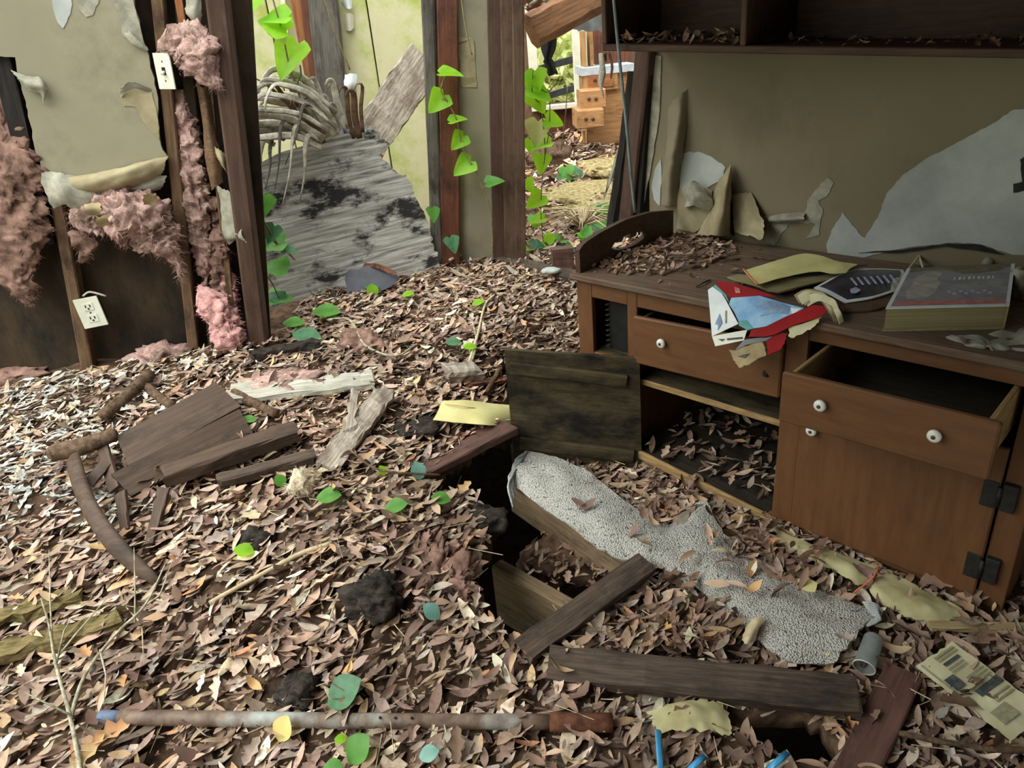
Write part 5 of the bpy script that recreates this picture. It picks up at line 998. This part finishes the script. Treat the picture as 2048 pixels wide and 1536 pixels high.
# dead saplings in the near left corner
def sapling(main, subs_, label):
    t = thing('dead_sapling', G(*main[0][:2]), label, 'sapling')
    P = [G(a, b, .03) if k == 0 else G(a, b, .03 + .035 * k) for k, (a, b) in enumerate(main)]; n = 4 * len(P)
    tube('stem', curve_pts(P, n), [.006 - .004 * i / n for i in range(n + 1)], M['twig'], t, 6, wob=.1)
    for a, b, c in subs_: tube('side_twig', [G(*a, .08), G(*b, .11), G(*c, .13)], [.003, .0022, .001], M['twig'], t, 5)
sapling([(165, 1560), (142, 1440), (112, 1330), (98, 1250), (82, 1196)], [((110, 1320), (150, 1270), (228, 1180)), ((105, 1290), (100, 1200), (98, 1100)), ((142, 1430), (80, 1400), (40, 1380)), ((112, 1330), (128, 1262), (140, 1242))], 'lichen-covered dead sapling in the near left corner')
sapling([(140, 1440), (170, 1350), (230, 1270), (290, 1210), (330, 1130)], [((270, 1245), (270, 1180), (268, 1095)), ((200, 1300), (212, 1350), (208, 1410)), ((290, 1212), (320, 1190), (345, 1120))], 'thin arching dead sapling left of the pipe')
# pieces of paper, wood and insulation in the litter
ev = thing('yellow_envelope', G(950, 826), 'yellow envelope with a red line behind the open cabinet door', 'envelope')
er = [[G(884, 802, .045), G(930, 800, .05), G(980, 806, .05), G(1040, 812, .05)], [G(876, 822, .045), G(930, 826, .05), G(980, 830, .05), G(1040, 834, .05)], [G(866, 840, .035), G(930, 846, .04), G(980, 850, .04), G(1040, 854, .04)]]
loft('sheet', er, M['paper_y'], ev, th=.002, sub=2, crump=.002)
tube('red_line', curve_pts([G(890, 808, .052), G(935, 814, .056), G(985, 820, .056), G(1036, 824, .056)], 10), .0022, M['red_pale'], ev, 5, flat=.4)
setp(beam('wood_chunk', G(890, 748, .03), G(952, 745, .03), .10, .06, (0, -.2, 1), M['driftwood'], None, wob=.006, jag=.02, ch=.2), 'rotten square wood chunk above the yellow envelope', 'wood chunk')
setp(gb_('bark_flake', (935, 776), (1030, 762), .05, .01, 'rust', wob=.006, jag=.01), 'red-brown bark flake touching the open cabinet door', 'bark')
setp(beam('sill_scrap', G(498, 716, .02), G(642, 690, .02), .06, .05, (0, 0, 1), M['char'], None, wob=.008, jag=.03, seg=10), 'dark strip standing in for the black gap at the foot of the brown post', 'gap strip')  # dark beam added to stand in for the black gap here
def glump(px, py, rx, ry, rz, mat, label, cat, name, lift=.0, **k): return setp(lump(name, G(px, py, lift), rx, ry, rz, M[mat], **k), label, cat)
glump(560, 768, .18, .12, .03, 'pink', 'pink insulation patch behind the bleached plank', 'insulation', 'insulation_clump', sc=16, amp=.6)
glump(720, 690, .10, .10, .05, 'pink_dirty', 'dull pink insulation lump under the looping twig', 'insulation', 'insulation_clump', seed=2, sc=20, amp=.6)
glump(320, 712, .13, .08, .055, 'pink', 'pink grey insulation heap at the foot of the left wall', 'insulation', 'insulation_clump', seed=3, sc=20, amp=.6)
glump(10, 752, .16, .08, .04, 'pink_dirty', 'soiled insulation scrap at the far left wall foot', 'insulation', 'insulation_clump', seed=5, sc=20, amp=.6)
glump(740, 1195, .085, .07, .055, 'char', 'black rotten wood lump left of the hole', 'rotten wood', 'rotten_lump', .02, seed=6, sc=24, amp=.6)
glump(970, 1045, .07, .06, .05, 'char', 'charred crumbling chunk at the rim of the hole', 'rotten wood', 'rotten_lump', .0, seed=7, sc=24, amp=.6)
glump(505, 1085, .07, .06, .035, 'char', 'dark rotten lump behind the small bright green leaf', 'rotten wood', 'rotten_lump', .0, seed=8, sc=24, amp=.6)
glump(600, 1385, .05, .05, .045, 'char', 'grey-black bark lump above the pipe', 'rotten wood', 'rotten_lump', .0, seed=9, sc=24, amp=.6)
glump(830, 850, .10, .08, .02, 'char', 'flat black charred patch left of the yellow envelope', 'rotten wood', 'rotten_lump', .0, seed=10, sc=24, amp=.5)
setp(fluff('insulation_clump', [(G(820, 1050, -.01), .05, .02), (G(850, 1110, -.01), .09, .03), (G(890, 1170, -.015), .09, .03), (G(930, 1230, -.03), .05, .02)], M['pink_dirty'], amp=.6, fuzz=700, seed=21, sc=40), 'matted pinkish insulation spilling toward the hole', 'insulation')
setp(fluff('seed_fluff', [(G(575, 985, .02), .02, .02), (G(605, 965, .035), .045, .03), (G(640, 950, .02), .02, .02)], M['fluffy'], fuzz=400, flen=.05, seed=22, sc=50), 'pale fluffy plant down below the dark offcut', 'fluff')
# green and yellow leaves fallen on the litter
def gleaf(px, py, size, ang, mat, label, oval=True, tilt=(0, 1.2)): 
    Y = G(px, py, .045).y; return setp(heart(px, py, Y, size, ang, mat, None, tilt=tilt, name='fresh_leaf', oval=oval, fold=.12), label, 'leaf')
for a in [(684, 1386, 116, -40, 'bluegreen', 'large dark green leaf above the middle of the pipe'), (714, 1500, 100, -55, 'green', 'dark green leaf just below the pipe'), (680, 1478, 36, 0, 'lime', 'small mint green leaf under the pipe', ), (856, 1508, 62, -20, 'teal_leaf', 'pale teal broken leaf below the pipe'), (664, 1534, 60, -10, 'green', 'green leaf cut by the bottom edge of the frame'),
          (862, 1222, 56, 40, 'teal_leaf', 'pale blue-green leaf left of the floor hole'), (880, 996, 48, 10, 'green', 'round green leaf near the floorboard'), (790, 1012, 56, -15, 'green', 'narrow green leaf beside the round green leaf'), (655, 992, 60, -8, 'green', 'slim green leaf right of the fluffy down'), (486, 1100, 50, 10, 'lime', 'small bright green leaf on the dark rotten lump'),
          (938, 693, 30, 0, 'lime', 'bright green leaf by the thin pale stick'), (764, 940, 26, 60, 'lime', 'tiny yellow-green sprout above the round leaf'), (560, 960, 34, 60, 'green', 'pale green leaf touching the fluffy down'), (836, 940, 46, 70, 'teal_leaf', 'silvery leaf upright near the floorboard edge'), (566, 1456, 80, 110, 'yellowleaf', 'bright yellow leaf resting across the pipe'), (742, 572, 34, 0, 'bluegreen', 'small blue-green leaf before the slate shingle', ),
          (745, 580, 30, 80, 'lime', 'small lime leaf below the blue-green one'), (815, 588, 26, -10, 'lime', 'lime leaf in the litter right of the shingle'), (955, 605, 28, -20, 'lime', 'lime leaf halfway to the door sill'), (650, 622, 60, 0, 'green', 'green leaf near the foot of the plywood'), (612, 672, 66, 15, 'bluegreen', 'broad blue-green leaf above the dark gap'), (585, 645, 46, 0, 'green', 'green leaf beside the brown post foot'), (905, 684, 36, 0, 'bluegreen', 'dull green leaf beside the bright green leaf'), (497, 838, 30, 10, 'green', 'green leaf bit between branch and offcut')]:
    gleaf(*a)
# ================================================================ leaf litter
def leaf_templates():
    out = []
    for bend, cup, lob, wd in [(.35, .35, 0, .17), (-.3, .5, 0, .14), (.6, .2, 0, .18), (.15, .7, .35, .22), (-.5, .3, 0, .12), (.25, -.4, 0, .16), (.8, .5, 0, .15), (-.15, .15, 0, .19)]:
        vs = []; n = 6
        for i in range(n + 1):
            t = i / n; w = wd * math.sin(math.pi * min(max(t * .96 + .03, 0), 1)) ** .85
            if lob: w *= 1 + lob * (1 if i % 2 else -1)
            a = bend * (t - .5) * 2; x = math.sin(a) / bend * .5 if bend else t - .5; z = (1 - math.cos(a)) / bend * .5
            for s in (-1, 0, 1): vs.append((x, s * w, z + cup * abs(s) * w + .02 * math.sin(t * 9 + s)))
        out.append(np.array(vs))
    return out
LT = leaf_templates(); LF = np.array([(i * 3 + j, i * 3 + j + 1, i * 3 + j + 4, i * 3 + j + 3) for i in range(6) for j in range(2)])
PAL = np.array([srgb(*c)[:3] for c in [(158, 128, 106), (176, 146, 122), (140, 112, 96), (192, 166, 140), (118, 92, 78), (180, 140, 100), (196, 160, 112), (160, 140, 126), (178, 162, 148), (96, 74, 62), (212, 192, 164), (178, 122, 78), (150, 120, 106), (220, 204, 182)]])
PW_ = np.array([17, 14, 15, 9, 11, 4, 2.5, 9, 6, 7, 4, 1.2, 13, 1.5]); PW_ /= PW_.sum()
PALE = np.array([srgb(*c)[:3] for c in [(206, 206, 200), (184, 186, 182), (214, 208, 190), (160, 150, 130)]])
def rotm(yaw, tx, ty):
    cy, sy, cx, sx, cz_, sz_ = np.cos(ty), np.sin(ty), np.cos(tx), np.sin(tx), np.cos(yaw), np.sin(yaw); R = np.zeros((len(yaw), 3, 3))
    R[:, 0, 0] = cz_ * cy; R[:, 0, 1] = cz_ * sy * sx - sz_ * cx; R[:, 0, 2] = cz_ * sy * cx + sz_ * sx
    R[:, 1, 0] = sz_ * cy; R[:, 1, 1] = sz_ * sy * sx + cz_ * cx; R[:, 1, 2] = sz_ * sy * cx - cz_ * sx
    R[:, 2, 0] = -sy; R[:, 2, 1] = cy * sx; R[:, 2, 2] = cy * cx; return R
def scatter(name, P, size, tilt, col, label, cat='leaf litter'):
    n = len(P); yaw = np.where(RNG.uniform(0, 1, n) < .5, RNG.normal(.75, .45, n), RNG.uniform(0, 6.28, n)); R = rotm(yaw, RNG.normal(0, tilt, n), RNG.normal(0, tilt, n)); k = RNG.integers(0, len(LT), n)
    T_ = np.stack(LT)[k] * size[:, None, None] * np.stack([np.ones(n), RNG.uniform(.6, 1.1, n), RNG.uniform(.3, 1.2, n)], 1)[:, None, :]
    W_ = np.einsum('nij,nkj->nki', R, T_) + P[:, None, :]; m = W_.shape[1]
    F_ = (LF[None] + (np.arange(n) * m)[:, None, None]).reshape(-1, 4)
    me = bpy.data.meshes.new(name); me.vertices.add(n * m); me.vertices.foreach_set('co', W_.reshape(-1).astype(np.float32))
    me.loops.add(len(F_) * 4); me.loops.foreach_set('vertex_index', F_.reshape(-1).astype(np.int32)); me.polygons.add(len(F_)); me.polygons.foreach_set('loop_start', np.arange(0, len(F_) * 4, 4, dtype=np.int32))
    me.update(calc_edges=True); me.polygons.foreach_set('use_smooth', np.ones(len(F_), bool))
    ca_ = me.attributes.new('Col', 'FLOAT_COLOR', 'POINT'); c4 = np.ones((n, m, 4), np.float32); c4[:, :, :3] = col[:, None, :]; ca_.data.foreach_set('color', c4.reshape(-1))
    me.materials.append(M['leaf']); o = bpy.data.objects.new(name, me); COL.objects.link(o); return setp(o, label, cat, kind='stuff')
def colours(n, pal=None, w=None):
    c = PAL[RNG.choice(len(PAL), n, p=PW_)]; return np.clip(c * RNG.uniform(.7, 1.22, (n, 1)) * RNG.uniform(.93, 1.07, (n, 3)), 0, 1)
def frustum(n, y0, y1, side=.86):
    y = np.sqrt(RNG.uniform(y0 ** 2, y1 ** 2, n)); w_ = y * (side - .05) + .42; x = RNG.uniform(-1, 1.12, n) * w_
    k = RNG.uniform(0, 1, n) < w_ / (y * (side - .05) + .42 * y); return x, y
def ok(x, y):
    u = (x - D0.x) * DT.x + (y - D0.y) * DT.y; v = (x - D0.x) * DB.x + (y - D0.y) * DB.y
    indesk = (u > 0) & (u < 1.5) & (v > .0) & (v < .66); behind = (v > .6) & (u > -.14)
    lw = (x - LA.x) * LN.x + (y - LA.y) * LN.y < .03
    lw &= x < LB.x + .05
    return ~(inhole(x, y) | indesk | behind | lw)
N1 = 46000; x, y = frustum(N1, .8, 4.7, .82); k = ok(x, y); x, y = x[k], y[k]; z = gz_arr(x, y) + RNG.uniform(-.004, .026, len(x)); c = colours(len(x))
pale = (x < -.55 - .2 * (y - 2)) & (y > 1.9) & (y < 3.3) & (RNG.uniform(0, 1, len(x)) < np.clip((-x - .95) * .8, 0, .36)); c[pale] = PALE[RNG.integers(0, 4, pale.sum())]
sz_ = np.clip(RNG.lognormal(math.log(.06), .32, len(x)), .028, .11) * np.where(pale, .7, 1)
damp = np.array([noise.noise(Vector((a * 2.6, b * 2.6, 5))) + .5 * noise.noise(Vector((a * 8, b * 8, 2))) for a, b in zip(x, y)]); dry = np.full(len(y), 1.2); grey = c.mean(1, keepdims=True) * np.array([1.08, 1.0, .92]); kk = .22; c = np.clip((c * (1 - kk) + grey * kk) * dry[:, None], 0, .85)
c = c * np.clip(1.04 - .34 * np.clip(damp, -.3, 1), .5, 1.2)[:, None]
scatter('leaf_litter', np.stack([x, y, z], 1), sz_, .30, c, 'deep carpet of dead brown leaves over the whole floor')
x, y = frustum(26000, .8, 4.6, .82); k = ok(x, y); x, y = x[k], y[k]; z = gz_arr(x, y) + RNG.uniform(-.004, .018, len(x))
scatter('leaf_fragments', np.stack([x, y, z], 1), RNG.uniform(.012, .032, len(x)), .35, colours(len(x)) * .85, 'broken leaf crumbs filling the gaps between the dead leaves')
# next room and outside
x, y = frustum(7000, 4.0, 9.0, .5); k = (x > .02 * y) & (x < .35 * y) & ok(x, y); x, y = x[k], y[k]; z = gz_arr(x, y) + RNG.uniform(0, .05, len(x))
scatter('leaf_litter', np.stack([x, y, z], 1), RNG.uniform(.06, .14, len(x)), .4, colours(len(x)) * 1.1, 'dead leaves scattered in the room beyond the right doorway')
# on the desk top, on the shelf and inside the cabinet
def desk_litter(n, poly, z0, spread, label, dark=1.0, size=(.03, .07), hump=0.0):
    pts = []; xs_, ys_ = [p[0] for p in poly], [p[1] for p in poly]
    while len(pts) < n:
        a, b = RNG.uniform(min(xs_), max(xs_), 400), RNG.uniform(min(ys_), max(ys_), 400); q = inpoly(a, b, poly)
        pts += list(zip(a[q], b[q]))
    pts = pts[:n]; cx_, cy_ = np.mean(xs_), np.mean(ys_); P = []
    for a, b in pts:
        h = hump * max(0, 1 - ((a - cx_) / (max(xs_) - cx_ + 1e-6)) ** 2 - ((b - cy_) / (max(ys_) - cy_ + 1e-6)) ** 2); p = DK(a, b, z0 + RNG.uniform(0.003, spread) + h); P.append(tuple(p))
    return scatter('leaf_litter', np.array(P), RNG.uniform(size[0], size[1], n), .28, colours(n) * dark, label)
desk_litter(300, [(.03, .03), (.16, .06), (.30, .12), (.36, .25), (.38, .50), (.20, .60), (.03, .60)], .743, .014, 'dead leaves piled at the left end of the desk top', .95, (.03, .065), .012)
desk_litter(60, [(.03, .02), (.5, .04), (.8, .3), (.4, .6), (.05, .6)], .743, .005, 'loose leaf crumbs scattered over the desk top', .9, (.015, .04))
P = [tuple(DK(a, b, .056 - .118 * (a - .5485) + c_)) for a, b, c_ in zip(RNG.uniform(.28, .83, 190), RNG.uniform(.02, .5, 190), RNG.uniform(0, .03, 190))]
scatter('leaf_litter', np.array(P), RNG.uniform(.04, .08, 190), .3, colours(190) * .9, 'dead leaves inside the open desk cabinet')  # leaf colours lowered slightly to stand in for shade inside the cabinet
P = [tuple(DK(a, b, sz(a) + .026 + c_)) for a, b, c_ in zip(RNG.uniform(-.05, .44, 110), RNG.uniform(.32, .62, 110), RNG.uniform(0, .025, 110))]
scatter('leaf_litter', np.array(P), RNG.uniform(.03, .07, 110), .35, colours(110) * .95, 'dead leaves lying in the left bay of the wall shelf')
P = [tuple(DK(a, b, sz(a) + .024 + c_)) for a, b, c_ in zip(RNG.uniform(.5, 1.6, 120), RNG.uniform(.34, .62, 120), RNG.uniform(0, .012, 120))]
scatter('leaf_litter', np.array(P), RNG.uniform(.02, .05, 120), .3, colours(120) * .8, 'dark leaf crumbs lying in the wide bay of the wall shelf')
# leaves in the hollow of the mat, on the planks and in the hole
def px_litter(n, boxes, zf, label, size=(.04, .08), dark=1.0):
    P = []
    for i in range(n):
        b = boxes[i % len(boxes)]; px, py = RNG.uniform(b[0], b[2]), RNG.uniform(b[1], b[3]); p = PZ(px, py, zf + RNG.uniform(0, .02)); P.append(tuple(p))
    return scatter('leaf_litter', np.array(P), RNG.uniform(size[0], size[1], n), .35, colours(n) * dark, label)
px_litter(150, [(1210, 950, 1400, 1030), (1290, 1000, 1370, 1040), (1450, 1030, 1560, 1120), (1500, 1080, 1640, 1150)], .045, 'leaves between the mat folds and the desk base', dark=.95)
px_litter(170, [(1290, 1150, 1400, 1290), (1210, 1230, 1420, 1300), (1380, 1200, 1480, 1290)], .05, 'leaf heap between mat and long plank', (.04, .085), .95)
px_litter(110, [(1040, 1060, 1200, 1190), (1080, 1090, 1230, 1150)], -.07, 'leaves toned dark for shade between the joists in the hole', (.03, .06), .75)  # hole shade put into the leaf colours by the dark factor
# the nearest loose leaves, each one its own object
lm = []
for i, t_ in enumerate(LT):
    for q in range(6):
        me = bpy.data.meshes.new('fallen_leaf'); vs = t_.copy(); vs[:, 2] *= 1.4 if q % 2 else .8; me.from_pydata(vs.tolist(), [], LF.tolist()); me.polygons.foreach_set('use_smooth', [True] * len(me.polygons))
        a = me.attributes.new('Col', 'FLOAT_COLOR', 'POINT'); cc = colours(1)[0] * 1.12; a.data.foreach_set('color', np.tile(np.append(np.clip(cc, 0, 1), 1.0), len(vs)).astype(np.float32)); me.materials.append(M['leaf']); lm.append(me)
first = {}
cnt = 0; x, y = frustum(1400, .95, 2.2, .72); k = ok(x, y); x, y = x[k], y[k]; order = np.argsort(y)
matpoly = [(p.x, p.y) for p in [PZ(a[0], a[1], .06) for a in up_] + [PZ(a[0], a[1], .06) for a in reversed(lo_)]]
sel = np.linspace(0, len(order) - 1, 298).astype(int); onmat = inpoly(x, y, matpoly)
for i in order[sel]:
    me = lm[int(RNG.integers(0, len(lm)))]; o = bpy.data.objects.new('fallen_leaf', me); COL.objects.link(o)
    s = RNG.uniform(.05, .095); o.location = (x[i], y[i], gz(x[i], y[i]) + (.075 if onmat[i] else .03) + RNG.uniform(0, .01)); o.rotation_euler = (RNG.normal(0, .3), RNG.normal(0, .3), RNG.uniform(0, 6.28)); o.scale = (s, s * RNG.uniform(.8, 1.2), s)
    setp(o, 'dry brown leaf lying loose on top of the near litter', 'leaf', 'loose leaves on the near litter')
# pale chips and crumbs
x, y = frustum(2600, .9, 4.4, .8); k = ok(x, y) & (RNG.uniform(0, 1, len(x)) < np.where(x < -.7, 1, .35)); x, y = x[k], y[k]; z = gz_arr(x, y) + RNG.uniform(.008, .03, len(x))
scatter('debris_chips', np.stack([x, y, z], 1), RNG.uniform(.012, .035, len(x)), .4, PALE[RNG.integers(0, 4, len(x))] * RNG.uniform(.6, 1.0, (len(x), 1)), 'pale plaster and paint chips strewn through the litter', 'chips')
# fine twigs and leaf stalks
x, y = frustum(1500, .9, 4.4, .8); k = ok(x, y); x, y = x[k], y[k]; z = gz_arr(x, y) + RNG.uniform(.012, .034, len(x)); vs, fs = [], []
for a, b, c_ in zip(x, y, z):
    q = RNG.uniform(0, 6.28); L = RNG.uniform(.03, .12); d = Vector((math.cos(q), math.sin(q), RNG.normal(0, .15))); e_ = Vector((-d.y, d.x, 0)) * RNG.uniform(.0007, .002); p = Vector((a, b, c_)); u_ = Vector((0, 0, .0015)); b0 = len(vs)
    vs += [p - e_, p + e_, p + u_, p + d * L - e_ * .6, p + d * L + e_ * .6, p + d * L + u_]; fs += [(b0, b0 + 3, b0 + 4, b0 + 1), (b0 + 1, b0 + 4, b0 + 5, b0 + 2), (b0 + 2, b0 + 5, b0 + 3, b0)]
setp(mk('fine_twigs', vs, fs, M['stalk']), 'fine twigs and leaf stalks strewn over the litter', 'twigs', kind='stuff')
P = []
for i in range(280):
    q = G(RNG.normal(70, 110), RNG.uniform(745, 1000), .012 + RNG.uniform(0, .02)); P.append(tuple(q))
P = np.array([q for q in P if ok(np.array([q[0]]), np.array([q[1]]))[0]])
scatter('debris_chips', P, RNG.uniform(.03, .07, len(P)), .2, PALE[RNG.integers(0, 3, len(P))] * RNG.uniform(.65, 1.0, (len(P), 1)), 'larger white plaster flakes near the foot of the left wall', 'chips')
